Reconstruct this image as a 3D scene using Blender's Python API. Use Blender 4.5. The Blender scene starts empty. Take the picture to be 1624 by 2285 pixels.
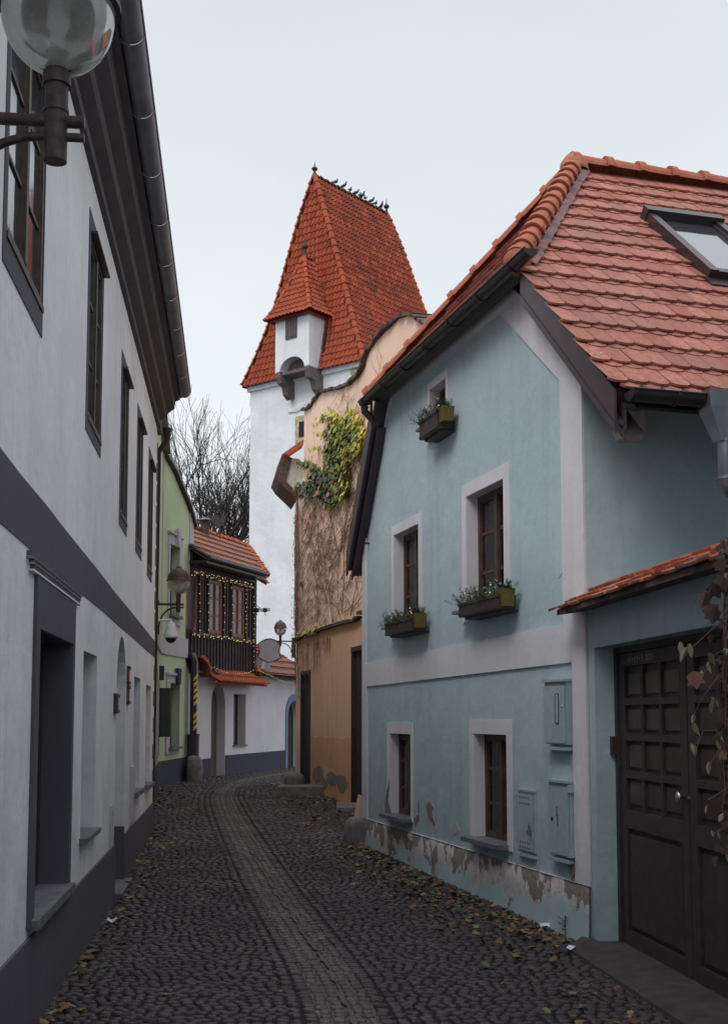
import bpy, bmesh, math, random
from mathutils import Vector, Matrix
from mathutils.geometry import tessellate_polygon
R = random.Random(7)
PI = math.pi
scene = bpy.context.scene
COL = scene.collection
# ------------------------------------------------------------ camera
F, TH, CY0, EYE = 2700.0, math.radians(5), 1368.7, 1.7
cam = bpy.data.cameras.new('camera'); camo = bpy.data.objects.new('camera', cam); COL.objects.link(camo)
camo.location = (0, 0, EYE); camo.rotation_euler = (math.radians(95), 0, 0)
cam.sensor_fit = 'VERTICAL'; cam.sensor_height = 36; cam.lens = F/2285*36
cam.shift_y = (CY0-1142.5)/2285; cam.clip_start = .05; cam.clip_end = 2000
scene.camera = camo
CAM = Vector((0, 0, EYE)); FWD = Vector((0, math.cos(TH), math.sin(TH))); UP = Vector((0, -math.sin(TH), math.cos(TH)))
CR = dict(v=(1,0,0), c1=(.34175,0,0), c2=(.34175,0,725.2), c3=(.38978,0,1394.7), c4=(.41496,334.7,836.8), c5=(.292,530,334.7),
  c6=(.39067,781,613.7), c7=(.38963,781,1394.7), c8=(.4396,1060,334.7), cA=(.48729,1227.3,1171.5), cB=(.24419,334.7,1227.3),
  cC=(.51529,0,1673.6), cD=(.26847,613.7,836.8), cE=(.17089,1366.8,1422.6), cF=(.19532,223.2,1422.6), cG=(.22328,836.8,1255.2),
  cH=(.17176,334.7,1115.8), cI=(.21964,1143.7,1478.4))
def C(c, x, y): s, ox, oy = CR[c]; return (ox+s*x, oy+s*y)
def ray(px, py): return Vector((px-812, 0, 0)) + UP*(CY0-py) + FWD*F
def aty(c, x, y, Y):
    d = ray(*C(c, x, y)); return CAM + d*(Y/d.y)
GP = [(-50,0),(9.5,0),(15.3,.15),(20,.24),(25,.31),(30,.36),(40,.4),(400,.4)]
def gz(y):
    for (a, za), (b, zb) in zip(GP, GP[1:]):
        if y <= b: return za+(zb-za)*(y-a)/(b-a)
    return .4
def gpt(c, x, y):
    d = ray(*C(c, x, y)); t = 1/F
    z = 0
    for _ in range(30):
        t = (z-EYE)/d.z; z = gz(t*d.y)
    return CAM+d*t
# ------------------------------------------------------------ objects
def tag(o, label=None, cat=None, group=None, kind=None):
    if label: o['label'] = label
    if cat: o['category'] = cat
    if group: o['group'] = group
    if kind: o['kind'] = kind
    return o
def thing(name, loc, label, cat, group=None):
    o = bpy.data.objects.new(name, None); COL.objects.link(o); o.location = loc; o.empty_display_size = .2
    return tag(o, label, cat, group)
def origin(o):
    v = Vector((0,0,0))
    while o is not None: v += o.location; o = o.parent
    return v
class MB:
    def __init__(s): s.v = []; s.f = []; s.m = []; s.sm = []; s.uv = {}
    def add(s, vs, fs, m=0, smooth=False):
        b = len(s.v); s.v += [Vector(p) for p in vs]
        for f in fs: s.f.append([b+i for i in f]); s.m.append(m); s.sm.append(smooth)
    def build(s, name, mats, parent=None, base=None, label=None):
        me = bpy.data.meshes.new(name)
        off = origin(parent) if parent is not None else Vector(base or (0,0,0))
        me.from_pydata([tuple(p-off) for p in s.v], [], s.f)
        for m in (mats if isinstance(mats, (list, tuple)) else [mats]): me.materials.append(MT[m])
        me.polygons.foreach_set('material_index', s.m); me.polygons.foreach_set('use_smooth', s.sm); me.update()
        o = bpy.data.objects.new(name, me); COL.objects.link(o)
        if parent is not None: o.parent = parent
        else: o.location = off
        if label: o['label'] = label
        return o
    # primitives
    def hexa(s, p, m=0):   # 8 points: bottom 4, top 4
        s.add(p, [(0,3,2,1),(4,5,6,7),(0,1,5,4),(1,2,6,5),(2,3,7,6),(3,0,4,7)], m)
    def wbox(s, W, u0, u1, z0, z1, w0, w1, m=0):
        s.hexa([W.P(u0,z0,w0),W.P(u1,z0,w0),W.P(u1,z0,w1),W.P(u0,z0,w1),W.P(u0,z1,w0),W.P(u1,z1,w0),W.P(u1,z1,w1),W.P(u0,z1,w1)], m)
    def tube(s, pts, r, n=8, m=0, cap=True, smooth=True, ring0=None):
        pts = [Vector(p) for p in pts]; rs = r if isinstance(r, (list, tuple)) else [r]*len(pts)
        vs = []; up = None
        for i, p in enumerate(pts):
            t = (pts[min(i+1,len(pts)-1)]-pts[max(i-1,0)])
            if t.length < 1e-9: t = Vector((0,0,1))
            t.normalize()
            if up is None: up = t.orthogonal().normalized()
            up = (up - t*up.dot(t))
            if up.length < 1e-6: up = t.orthogonal()
            up.normalize(); sd = t.cross(up)
            for k in range(n):
                a = 2*PI*k/n; vs.append(p+(up*math.cos(a)+sd*math.sin(a))*rs[i])
        fs = []
        for i in range(len(pts)-1):
            for k in range(n): fs.append((i*n+k, i*n+(k+1)%n, (i+1)*n+(k+1)%n, (i+1)*n+k))
        s.add(vs, fs, m, smooth)
        if cap and n > 3:
            b = len(vs)-n
            s.add(vs[:n], [tuple(range(n))[::-1]], m); s.add(vs[b:], [tuple(range(n))], m)
    def lathe(s, c, prof, n=24, m=0, ax=None, smooth=True):   # prof: (r, z) ; axis default z
        c = Vector(c); az = Vector(ax or (0,0,1)).normalized(); ax1 = az.orthogonal().normalized(); ay = az.cross(ax1)
        vs = []; fs = []
        for r, z in prof:
            for k in range(n):
                a = 2*PI*k/n; vs.append(c+az*z+(ax1*math.cos(a)+ay*math.sin(a))*max(r,1e-4))
        for i in range(len(prof)-1):
            for k in range(n): fs.append((i*n+k, i*n+(k+1)%n, (i+1)*n+(k+1)%n, (i+1)*n+k))
        s.add(vs, fs, m, smooth)
    def sheet(s, W, out, holes=(), w=0, d=.02, m=0, mh=None):
        """wall plate with holes, edges going back by d"""
        loops = [list(out)]+[list(h) for h in holes]
        flat = [p for l in loops for p in l]
        tris = tessellate_polygon([[Vector((p[0],p[1],0)) for p in l] for l in loops])
        s.add([W.P(u,z,w) for u,z in flat], [tuple(t) for t in tris], m)
        b = 0
        if d:
            for i, l in enumerate(loops):
                n = len(l)
                s.add([W.P(u,z,w) for u,z in l]+[W.P(u,z,w-d) for u,z in l], [(k,(k+1)%n,n+(k+1)%n,n+k) for k in range(n)], m if (i == 0 or mh is None) else mh)
    def prism(s, pts, off, m=0):
        n = len(pts); off = Vector(off); pts = [Vector(p) for p in pts]
        s.add(pts+[p+off for p in pts], [tuple(range(n))[::-1], tuple(range(n,2*n))]+[(k,(k+1)%n,n+(k+1)%n,n+k) for k in range(n)], m)
class Wall:
    def __init__(s, o, d, flip=1):
        s.o = Vector((o[0], o[1], 0)); s.d = Vector((d[0], d[1], 0)).normalized()
        s.n = Vector((-s.d.y, s.d.x, 0))
        if s.n.dot(-s.o) < 0: s.n = -s.n
        s.n *= flip
    def P(s, u, z, w=0): return s.o+s.d*u+s.n*w+Vector((0,0,z))
    def q(s, c, x, y, w=0):
        d = ray(*C(c, x, y)); oo = s.o+s.n*w
        t = (oo-CAM).dot(s.n)/d.dot(s.n); p = CAM+d*t-oo
        return (p.dot(s.d), p.z)
    def U(s, c, x, y=0, w=0): return s.q(c, x, y, w)[0]
    def r(s, c, x0, y0, x1, y1, w=0):
        """rect from far/near diagonal pixels -> (u0,u1,z0,z1)"""
        a = s.q(c, x0, y0, w); b = s.q(c, x1, y1, w)
        return (min(a[0],b[0]), max(a[0],b[0]), min(a[1],b[1]), max(a[1],b[1]))
def rect(r, g=0): u0,u1,z0,z1 = r; return [(u0-g,z0-g),(u1+g,z0-g),(u1+g,z1+g),(u0-g,z1+g)]
def arch(r, n=8, rise=None):
    u0,u1,z0,z1 = r; h = rise if rise else (u1-u0)/2; c = (u0+u1)/2
    return [(u0,z0),(u1,z0)]+[(c+(u1-c)*math.cos(PI*k/n), z1-h+h*math.sin(PI*k/n)) for k in range(n+1)]
def jit(p, a): return [(x+R.uniform(-a,a), y+R.uniform(-a,a)) for x, y in p]
def inpoly(x, y, P):
    c = False; n = len(P); j = n-1
    for i in range(n):
        if (P[i][1] > y) != (P[j][1] > y) and x < (P[j][0]-P[i][0])*(y-P[i][1])/(P[j][1]-P[i][1])+P[i][0]: c = not c
        j = i
    return c
# ------------------------------------------------------------ materials
MT = {}
def nt(name):
    m = bpy.data.materials.new(name); m.use_nodes = True; MT[name] = m
    t = m.node_tree; b = t.nodes['Principled BSDF']; return m, t, b
def N(t, ty, **kw):
    n = t.nodes.new(ty)
    for k, v in kw.items():
        if k.startswith('i_'):
            key = k[2:]; key = int(key) if key.isdigit() else key.replace('_', ' ')
            n.inputs[key].default_value = v
        else: setattr(n, k, v)
    return n
def noise(t, sc, det=4, rough=.55, stretch=None, src=None):
    g = N(t, 'ShaderNodeNewGeometry') if src is None else None
    s = g.outputs['Position'] if g else src
    if stretch:
        mp = N(t, 'ShaderNodeMapping'); mp.inputs['Scale'].default_value = stretch; t.links.new(s, mp.inputs['Vector']); s = mp.outputs[0]
    n = N(t, 'ShaderNodeTexNoise'); n.inputs['Scale'].default_value = sc; n.inputs['Detail'].default_value = det; n.inputs['Roughness'].default_value = rough
    t.links.new(s, n.inputs['Vector']); return n.outputs['Fac']
def ramp(t, src, a, b, ca=(0,0,0,1), cb=(1,1,1,1)):
    r = N(t, 'ShaderNodeValToRGB'); e = r.color_ramp.elements; e[0].position = a; e[1].position = b; e[0].color = ca; e[1].color = cb
    t.links.new(src, r.inputs[0]); return r.outputs[0]
def mix(t, fac, a, b, mode='MIX'):
    m = N(t, 'ShaderNodeMix', data_type='RGBA', blend_type=mode)
    if isinstance(fac, (int, float)): m.inputs[0].default_value = fac
    else: t.links.new(fac, m.inputs[0])
    for i, x in ((6, a), (7, b)):
        if isinstance(x, tuple): m.inputs[i].default_value = (*x[:3], 1)
        else: t.links.new(x, m.inputs[i])
    return m.outputs[2]
def bump(t, b, h, st, dist=.01, prev=None):
    n = N(t, 'ShaderNodeBump'); n.inputs['Strength'].default_value = st; n.inputs['Distance'].default_value = dist
    t.links.new(h, n.inputs['Height'])
    if prev: t.links.new(prev, n.inputs['Normal'])
    t.links.new(n.outputs[0], b.inputs['Normal']); return n.outputs[0]
def plaster(name, col, dirt=(.30,.27,.26), amt=.35, rough=.9, bs=.5, patch=None, splash=0):
    m, t, b = nt(name)
    dk = tuple(c*.80 for c in col); lt = tuple(min(1,c*1.07) for c in col)
    c = mix(t, ramp(t, noise(t, .9, 5), .3, .7), dk, lt)
    c = mix(t, ramp(t, noise(t, 14, 4), .35, .7), c, tuple(x*.93 for x in col))
    st = ramp(t, noise(t, 1.0, 6, .65, (5,5,.45)), .52, .78)          # rain streaks
    mm = N(t, 'ShaderNodeMath', operation='MULTIPLY'); t.links.new(st, mm.inputs[0]); mm.inputs[1].default_value = amt
    c = mix(t, mm.outputs[0], c, tuple(col[i]*.35+dirt[i]*.35 for i in range(3)))
    if patch:
        c = mix(t, ramp(t, noise(t, 1.6, 3), .60, .68), c, patch)
    if splash:   # mud splash and damp stains along the foot of the wall
        g = N(t, 'ShaderNodeNewGeometry'); sz = N(t, 'ShaderNodeSeparateXYZ'); t.links.new(g.outputs['Position'], sz.inputs[0])
        mr = N(t, 'ShaderNodeMapRange'); mr.inputs[1].default_value = .3; mr.inputs[2].default_value = 1.9; mr.inputs[3].default_value = .62; mr.inputs[4].default_value = .0; t.links.new(sz.outputs[2], mr.inputs[0])
        ml_ = N(t, 'ShaderNodeMath', operation='MULTIPLY'); t.links.new(mr.outputs[0], ml_.inputs[0]); t.links.new(ramp(t, noise(t, 2.4, 7, .7), .38, .72), ml_.inputs[1])
        c = mix(t, ml_.outputs[0], c, tuple(x*.42 for x in col))
    sp = ramp(t, noise(t, 55, 2), .70, .76)
    mm2 = N(t, 'ShaderNodeMath', operation='MULTIPLY'); t.links.new(sp, mm2.inputs[0]); mm2.inputs[1].default_value = .35
    c = mix(t, mm2.outputs[0], c, tuple(x*.5 for x in col))
    t.links.new(c, b.inputs['Base Color']); b.inputs['Roughness'].default_value = rough; b.inputs['Specular IOR Level'].default_value = .25
    p = bump(t, b, noise(t, 3.2, 3), .35*bs, .05); bump(t, b, noise(t, 90, 3), .5*bs, .004, p)
    return m
def simple(name, col, rough=.6, metal=0, var=.25, sc=12, bs=.2, island=0, col2=None, spec=.5):
    m, t, b = nt(name)
    c = mix(t, ramp(t, noise(t, sc, 5), .3, .7), tuple(x*(1-var) for x in col), tuple(min(1,x*(1+var)) for x in (col2 or col)))
    if island:
        g = N(t, 'ShaderNodeNewGeometry')
        v = N(t, 'ShaderNodeMapRange'); v.inputs[3].default_value = 1-island; v.inputs[4].default_value = 1+island*.7
        t.links.new(g.outputs['Random Per Island'], v.inputs[0])
        cm = N(t, 'ShaderNodeCombineXYZ'); [t.links.new(v.outputs[0], cm.inputs[i]) for i in range(3)]
        c = mix(t, 1.0, c, cm.outputs[0], 'MULTIPLY')
    t.links.new(c, b.inputs['Base Color']); b.inputs['Roughness'].default_value = rough; b.inputs['Metallic'].default_value = metal
    b.inputs['Specular IOR Level'].default_value = spec
    if bs: bump(t, b, noise(t, sc*5, 3), bs, .004)
    return m
def tilemat(name, c0, c1, moss=(.10,.09,.06), mossamt=.5, isl=True, speck=None):
    m, t, b = nt(name)
    g = N(t, 'ShaderNodeNewGeometry')
    c = mix(t, g.outputs['Random Per Island'], c0, c1)
    c = mix(t, ramp(t, noise(t, 22, 4), .3, .75), c, tuple(x*.75 for x in c0))
    s = ramp(t, noise(t, 1.1, 6, .7), .47, .72)
    mm = N(t, 'ShaderNodeMath', operation='MULTIPLY'); t.links.new(s, mm.inputs[0]); mm.inputs[1].default_value = mossamt
    c = mix(t, mm.outputs[0], c, moss)
    if speck:
        c = mix(t, ramp(t, noise(t, 45, 2, .5, (1,1,3)), .70, .74), c, speck)
    t.links.new(c, b.inputs['Base Color']); b.inputs['Roughness'].default_value = .75; b.inputs['Specular IOR Level'].default_value = .3
    bump(t, b, noise(t, 80, 3), .25, .003); return m
plaster('white_plaster', (.87,.86,.88), dirt=(.40,.38,.36), amt=.30, splash=1, bs=1.1)
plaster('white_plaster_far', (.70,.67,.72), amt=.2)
plaster('tower_plaster', (.86,.88,.92), amt=.22, bs=1.2)
plaster('grey_paint', (.118,.106,.132), dirt=(.3,.3,.33), amt=.3)
plaster('green_plaster', (.56,.65,.44), amt=.2)
plaster('trim_grey', (.55,.52,.56), amt=.3)
plaster('teal_plaster', (.475,.60,.635), dirt=(.28,.33,.34), amt=.42, splash=1, bs=1.1)
plaster('trim_white', (.74,.72,.75), dirt=(.25,.27,.28), amt=.35)
plaster('peach_plaster', (.98,.66,.53), dirt=(.5,.35,.28), amt=.3)
plaster('orange_plaster', (.84,.49,.35), dirt=(.3,.2,.15), amt=.5)
plaster('pink_orange_plaster', (.74,.37,.23), dirt=(.3,.2,.15), amt=.35)
plaster('blue_plinth', (.065,.065,.10), amt=.3)
plaster('bare_mortar', (.26,.22,.20), amt=.4, bs=2)
plaster('undercoat', (.52,.48,.50), amt=.3, bs=1)
simple('dark_wood', (.044,.029,.031), .6, bs=.3, var=.3)
simple('window_wood', (.075,.042,.034), .5, bs=.3, var=.35)
simple('left_frame', (.075,.055,.045), .55, bs=.3, var=.4)
simple('red_wood', (.28,.085,.05), .6, bs=.3)
simple('cornice_paint', (.058,.050,.060), .7, var=.25, sc=5)
simple('zinc', (.17,.175,.20), .5, .35, var=.25, sc=4, bs=.1)
simple('gutter_dark', (.040,.030,.034), .40, .2, var=.2)
simple('flashing', (.075,.052,.062), .38, .3, var=.15, bs=.05)
simple('bright_zinc', (.30,.31,.36), .35, .8, var=.2, sc=6, bs=.1)
simple('iron', (.045,.033,.038), .55, .3, var=.35, sc=30, col2=(.07,.045,.045))
simple('lamp_cap', (.085,.048,.042), .6, .2, var=.4, sc=50)
simple('dark_stone', (.055,.045,.043), .85, var=.4, sc=7, bs=.6)
simple('stone', (.17,.155,.15), .85, var=.3, sc=9, bs=.6)
simple('slate_sill', (.15,.145,.165), .6, var=.35, sc=9, bs=.4)
simple('sandstone', (.48,.42,.30), .85, var=.35, sc=6, bs=.8)
simple('corbel_stone', (.15,.12,.115), .85, var=.4, sc=9, bs=.8)
simple('black_door', (.035,.028,.033), .6)
simple('brown_door', (.029,.020,.023), .6, bs=.3)
simple('grey_wood', (.12,.09,.09), .7, bs=.4, sc=20)
simple('amber_panel', (.042,.027,.023), .35, var=.5, sc=5)
simple('blue_trim', (.17,.21,.36), .8)
simple('teal_metal', (.36,.455,.48), .5, var=.08, bs=.08)
simple('brass', (.50,.38,.20), .35, .9)
simple('steel', (.65,.63,.62), .3, .95)
simple('white_plastic', (.72,.75,.80), .35, var=.05, bs=0)
simple('black_gloss', (.02,.02,.025), .15, var=.1, bs=0)
simple('yellow_paint', (.75,.52,.04), .5)
simple('yellow_pot', (.13,.098,.012), .4, var=.3, sc=60)
simple('red_paint', (.16,.025,.03), .5)
simple('sign_back', (.50,.50,.55), .45, .3, var=.12, sc=5)
simple('bird', (.045,.043,.055), .7, col2=(.10,.10,.13))
simple('bark', (.050,.038,.036), .9, sc=10)
simple('dead_leaf', (.16,.07,.04), .8, island=.5)
simple('vine_stem', (.22,.125,.10), .9)
simple('vine_green', (.13,.17,.025), .5, island=.6, spec=.4, col2=(.22,.26,.03))
simple('vine_yellow', (.55,.47,.05), .55, island=.45)
simple('vine_dark', (.035,.075,.03), .5, island=.5)
simple('vine_rust', (.30,.13,.06), .6, island=.5)
simple('needle', (.035,.065,.030), .6, island=.6)
simple('silver_leaf', (.45,.52,.48), .7, island=.3)
simple('leaf_ochre', (.22,.135,.055), .7, island=.6)
simple('leaf_green', (.13,.15,.065), .7, island=.5)
simple('leaf_dull', (.060,.038,.034), .8, island=.5)
simple('leaf_brown', (.15,.075,.045), .8, island=.5)
simple('dry_leaf_pale', (.20,.16,.105), .7, island=.5)
simple('red_stem', (.11,.045,.04), .6)
simple('paper', (.62,.64,.70), .8)
simple('lead', (.17,.075,.08), .7)
simple('coping_tile', (.10,.055,.05), .85, var=.5, island=.5)
simple('curtain', (.85,.82,.86), .9, var=.1, sc=30)
simple('room_dark', (.02,.016,.02), .9, bs=0)
simple('chalk', (.34,.30,.29), .9)
simple('pale_lamp', (.52,.49,.42), .5, var=.08)
plaster('teal_patch', (.52,.62,.65), amt=.2)
simple('soffit', (.50,.52,.44), .9)
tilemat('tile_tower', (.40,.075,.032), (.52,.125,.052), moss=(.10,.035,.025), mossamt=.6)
tilemat('tile_tower_shaded', (.29,.050,.026), (.40,.090,.042), moss=(.07,.03,.025), mossamt=.85)  # darker tile colour: shade painted into the right slopes, a few tiles elsewhere
tilemat('tile_blue_house', (.35,.115,.08), (.53,.225,.165), moss=(.24,.12,.095), mossamt=.8, speck=(.70,.50,.42))
tilemat('ridge_tile', (.42,.125,.07), (.50,.18,.10), moss=(.25,.08,.05), mossamt=.4)
tilemat('tile_old', (.26,.10,.06), (.42,.17,.10), moss=(.13,.09,.075), mossamt=.9)
tilemat('tile_orange', (.46,.11,.05), (.54,.17,.075), moss=(.3,.08,.05), mossamt=.4)
tilemat('tile_garage', (.46,.12,.06), (.56,.18,.09), moss=(.40,.33,.32), mossamt=.8, speck=(.6,.5,.5))
def glass():
    for name, tint, k in (('glass_dark', (.035,.030,.036), 0), ('glass_sky', (.05,.05,.06), 0), ('glass_grey', (.16,.155,.165), 0), ('clear_glass', None, 1), ('lamp_glass', None, 2)):
        m, t, b = nt(name)
        if not k:
            b.inputs['Base Color'].default_value = (*tint, 1); b.inputs['Roughness'].default_value = .06; b.inputs['IOR'].default_value = 1.5
            if name == 'glass_sky': b.inputs['IOR'].default_value = 3.2
            if name == 'glass_grey':
                b.inputs['Roughness'].default_value = .25
            bump(t, b, noise(t, 5, 2), .05, .01)
        else:
            o = t.nodes['Material Output']; tr = N(t, 'ShaderNodeBsdfTransparent'); gl = N(t, 'ShaderNodeBsdfGlossy'); gl.inputs['Roughness'].default_value = .05
            mx = N(t, 'ShaderNodeMixShader'); fr = N(t, 'ShaderNodeFresnel'); fr.inputs[0].default_value = 1.5
            tr.inputs[0].default_value = (1,1,1,1) if k == 1 else (.86,.86,.84,1)
            t.links.new(fr.outputs[0], mx.inputs[0]); t.links.new(tr.outputs[0], mx.inputs[1]); t.links.new(gl.outputs[0], mx.inputs[2])
            if k == 2:   # old polycarbonate bowl, dirty
                df = N(t, 'ShaderNodeBsdfTranslucent'); df.inputs[0].default_value = (.84,.84,.82,1); m2 = N(t, 'ShaderNodeMixShader')
                rr = ramp(t, noise(t, 9, 6, .7), .35, .75, (.42,.42,.42,1), (.80,.80,.80,1)); t.links.new(rr, m2.inputs[0])
                t.links.new(mx.outputs[0], m2.inputs[1]); t.links.new(df.outputs[0], m2.inputs[2]); mx = m2
            t.links.new(mx.outputs[0], o.inputs[0])
glass()
def emis(name, col, s):
    m, t, b = nt(name); b.inputs['Base Color'].default_value = (*col, 1); b.inputs['Emission Color'].default_value = (*col, 1); b.inputs['Emission Strength'].default_value = s
emis('bulb', (1,.66,.22), 1.3)
def stones():
    for name, ca, cb in (('cobble', (.024,.0175,.0195), (.064,.050,.054)), ('sett', (.042,.034,.036), (.084,.070,.072))):
        m, t, b = nt(name); g = N(t, 'ShaderNodeNewGeometry')
        c = mix(t, g.outputs['Random Per Island'], ca, cb)
        c = mix(t, ramp(t, noise(t, 60, 4), .35, .75), c, tuple(x*1.5 for x in cb))
        t.links.new(c, b.inputs['Base Color'])
        r = ramp(t, noise(t, 1.2, 4), .3, .7, (.42,.42,.42,1), (.75,.75,.75,1)); t.links.new(r, b.inputs['Roughness'])
        b.inputs['Specular IOR Level'].default_value = .35
        bump(t, b, noise(t, 110, 4), .5, .004)
stones()
plaster('earth', (.024,.019,.020), amt=.5, bs=2)
plaster('joint', (.135,.105,.095), amt=.4, bs=1)
def peel():   # wall base where paint has come off in flakes; uv.y = 0 at the ledge, 1 at the foot
    m, t, b = nt('peeling_paint')
    uv = N(t, 'ShaderNodeUVMap'); sp = N(t, 'ShaderNodeSeparateXYZ'); t.links.new(uv.outputs[0], sp.inputs[0])
    teal = mix(t, ramp(t, noise(t, 2.2, 5), .3, .7), (.39,.50,.53), (.48,.60,.63))
    under = mix(t, ramp(t, noise(t, 12, 5), .3, .7), (.42,.38,.39), (.62,.57,.58))
    bare = mix(t, ramp(t, noise(t, 30, 5), .3, .7), (.15,.125,.11), (.27,.235,.21))
    def mask(sc, k, thr, det=5):
        n = noise(t, sc, det, .6, (1,1,.8)); s = N(t, 'ShaderNodeMath', operation='MULTIPLY_ADD'); t.links.new(sp.outputs[1], s.inputs[0]); s.inputs[1].default_value = -k
        t.links.new(n, s.inputs[2]); return ramp(t, s.outputs[0], thr, thr+.008), s.outputs[0]
    m1, h1 = mask(1.7, .36, .30, 8); m2, h2 = mask(4.6, .16, .47, 8)
    c = mix(t, m1, teal, under); mm = N(t, 'ShaderNodeMath', operation='MULTIPLY'); t.links.new(m1, mm.inputs[0]); t.links.new(m2, mm.inputs[1])
    c = mix(t, mm.outputs[0], c, bare); t.links.new(c, b.inputs['Base Color']); b.inputs['Roughness'].default_value = .9
    iv = N(t, 'ShaderNodeMath', operation='ADD'); t.links.new(m1, iv.inputs[0]); t.links.new(mm.outputs[0], iv.inputs[1])
    n2 = N(t, 'ShaderNodeMath', operation='MULTIPLY'); t.links.new(iv.outputs[0], n2.inputs[0]); n2.inputs[1].default_value = -1
    p = bump(t, b, n2.outputs[0], .7, .01); bump(t, b, noise(t, 60, 4), .4, .004, p)
peel()
# ------------------------------------------------------------ light
w = bpy.data.worlds.new('World'); scene.world = w; w.use_nodes = True; t = w.node_tree; bg = t.nodes['Background']
sky = N(t, 'ShaderNodeTexSky', sky_type='NISHITA'); sky.sun_disc = False; sky.sun_elevation = math.radians(48); sky.sun_rotation = math.radians(222); sky.dust_density = 4
tc = N(t, 'ShaderNodeTexCoord'); sx = N(t, 'ShaderNodeSeparateXYZ'); t.links.new(tc.outputs['Generated'], sx.inputs[0])
r = N(t, 'ShaderNodeValToRGB'); e = r.color_ramp.elements
e[0].position = 0; e[0].color = (.88,.945,.965,1); e[1].position = 1; e[1].color = (1.45,1.50,1.56,1)
x = e.new(.22); x.color = (.86,.935,.965,1); x = e.new(.47); x.color = (.77,.825,.86,1); x = e.new(.55); x.color = (.75,.80,.84,1); x = e.new(.74); x.color = (1.25,1.31,1.38,1)
t.links.new(sx.outputs[2], r.inputs[0])
cl = noise(t, 1.6, 4, .5, (1,1,2.5), tc.outputs['Generated'])
clr = ramp(t, cl, .3, .7, (.93,.94,.95,1), (1.04,1.035,1.03,1))
c = mix(t, 1.0, r.outputs[0], clr, 'MULTIPLY')
ml = mix(t, 1.0, c, (10.,10.,10.), 'MULTIPLY')
o_ = mix(t, .97, sky.outputs[0], ml); t.links.new(o_, bg.inputs[0]); bg.inputs[1].default_value = .1
sl = bpy.data.lights.new('sun', 'SUN'); sl.energy = 1.25; sl.angle = math.radians(25); sl.color = (1,.96,.92)
so = bpy.data.objects.new('sun', sl); COL.objects.link(so)
az, el = math.radians(222), math.radians(48)
dv = -Vector((math.sin(az)*math.cos(el), math.cos(az)*math.cos(el), math.sin(el)))
so.rotation_euler = dv.to_track_quat('-Z', 'Y').to_euler()
scene.view_settings.view_transform = 'Standard'; scene.view_settings.look = 'None'; scene.view_settings.exposure = 0; scene.view_settings.gamma = 1
# ------------------------------------------------------------ walls
WL = Wall((-.766,-3), (-.108,1)); WB = Wall((1.713,9.27), (-.285,1)); WS = Wall((1.713,9.27), (1,.285)); WG = Wall((1.713,9.27), (.12,-1))
WP = Wall((-.05,20.2), (-.24,1)); WF = Wall((-3.92,27.5), (.33,1)); W1 = Wall((-3.06,16.8), (-1.14,8.2)); W2 = Wall((-4.2,25), (.28,2.45))
WT = Wall((-.07,45), (-.78,.62)); WR = Wall((-.07,45), (.62,.78))
WL.n = Vector((1,.108,0)).normalized(); WR.n = Vector((.78,-.62,0)).normalized(); WT.n = Vector((-.62,-.78,0)).normalized(); WS.n = Vector((.285,-1,0)).normalized()
def glazing(W, r, depth, parent, fm='window_wood', gm='clear_glass', cols=2, rows=3, fw=.05, mw=.022, name='window', curtain=True, sill=None, label=None, cen=.04):
    u0,u1,z0,z1 = r
    p = MB(); p.wbox(W, u0+.005,u1-.005,z0+.005,z1-.005,-depth-.012,-depth-.006); po = p.build(name, gm, parent, label=label)
    f = MB(); a, b = -depth-.03, -depth+.02
    f.wbox(W,u0,u0+fw,z0,z1,a,b); f.wbox(W,u1-fw,u1,z0,z1,a,b); f.wbox(W,u0+fw,u1-fw,z0,z0+fw,a,b); f.wbox(W,u0+fw,u1-fw,z1-fw,z1,a,b)
    step = (u1-u0-2*fw)/cols
    for i in range(1, cols): c = u0+fw+step*i; f.wbox(W,c-cen/2,c+cen/2,z0+fw,z1-fw,a+.002,b+.006)
    for i in range(cols):
        x0 = u0+fw+step*i+(cen/2 if i else 0); x1 = u0+fw+step*(i+1)-(cen/2 if i < cols-1 else 0); g = .018
        f.wbox(W,x0,x0+g,z0+fw,z1-fw,a,b-.012); f.wbox(W,x1-g,x1,z0+fw,z1-fw,a,b-.012)
        f.wbox(W,x0+g,x1-g,z0+fw,z0+fw+g,a,b-.012); f.wbox(W,x0+g,x1-g,z1-fw-g,z1-fw,a,b-.012)
        for j in range(1, rows):
            z = z0+(z1-z0)*j/rows; f.wbox(W,x0+g,x1-g,z-mw/2,z+mw/2,a+.003,b-.016)
    f.build('frame', fm, po)
    if curtain:
        k = MB(); n = 40; vs = []
        for i in range(n+1):
            u = u0+(u1-u0)*i/n; gap = abs(i-n/2) < n*.10
            wv = -depth-.042+.012*math.sin(i*1.9)+.006*math.sin(i*.7)
            vs += [W.P(u, z0, wv), W.P(u, z1, wv)]
        fs = [(2*i,2*i+2,2*i+3,2*i+1) for i in range(n) if not (n*.43 < i < n*.55)]
        k.add(vs, fs, 0, True); k.wbox(W, u0, u1, z0, z1, -depth-.33, -depth-.31, 1); k.build('curtain', ['curtain','room_dark'], po)
    if sill:
        s = MB(); su, sw, st = sill; s.wbox(W, u0-su, u1+su, z0-st, z0, -depth, sw)
        s.build('sill', 'slate_sill', po)
    return po
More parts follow.
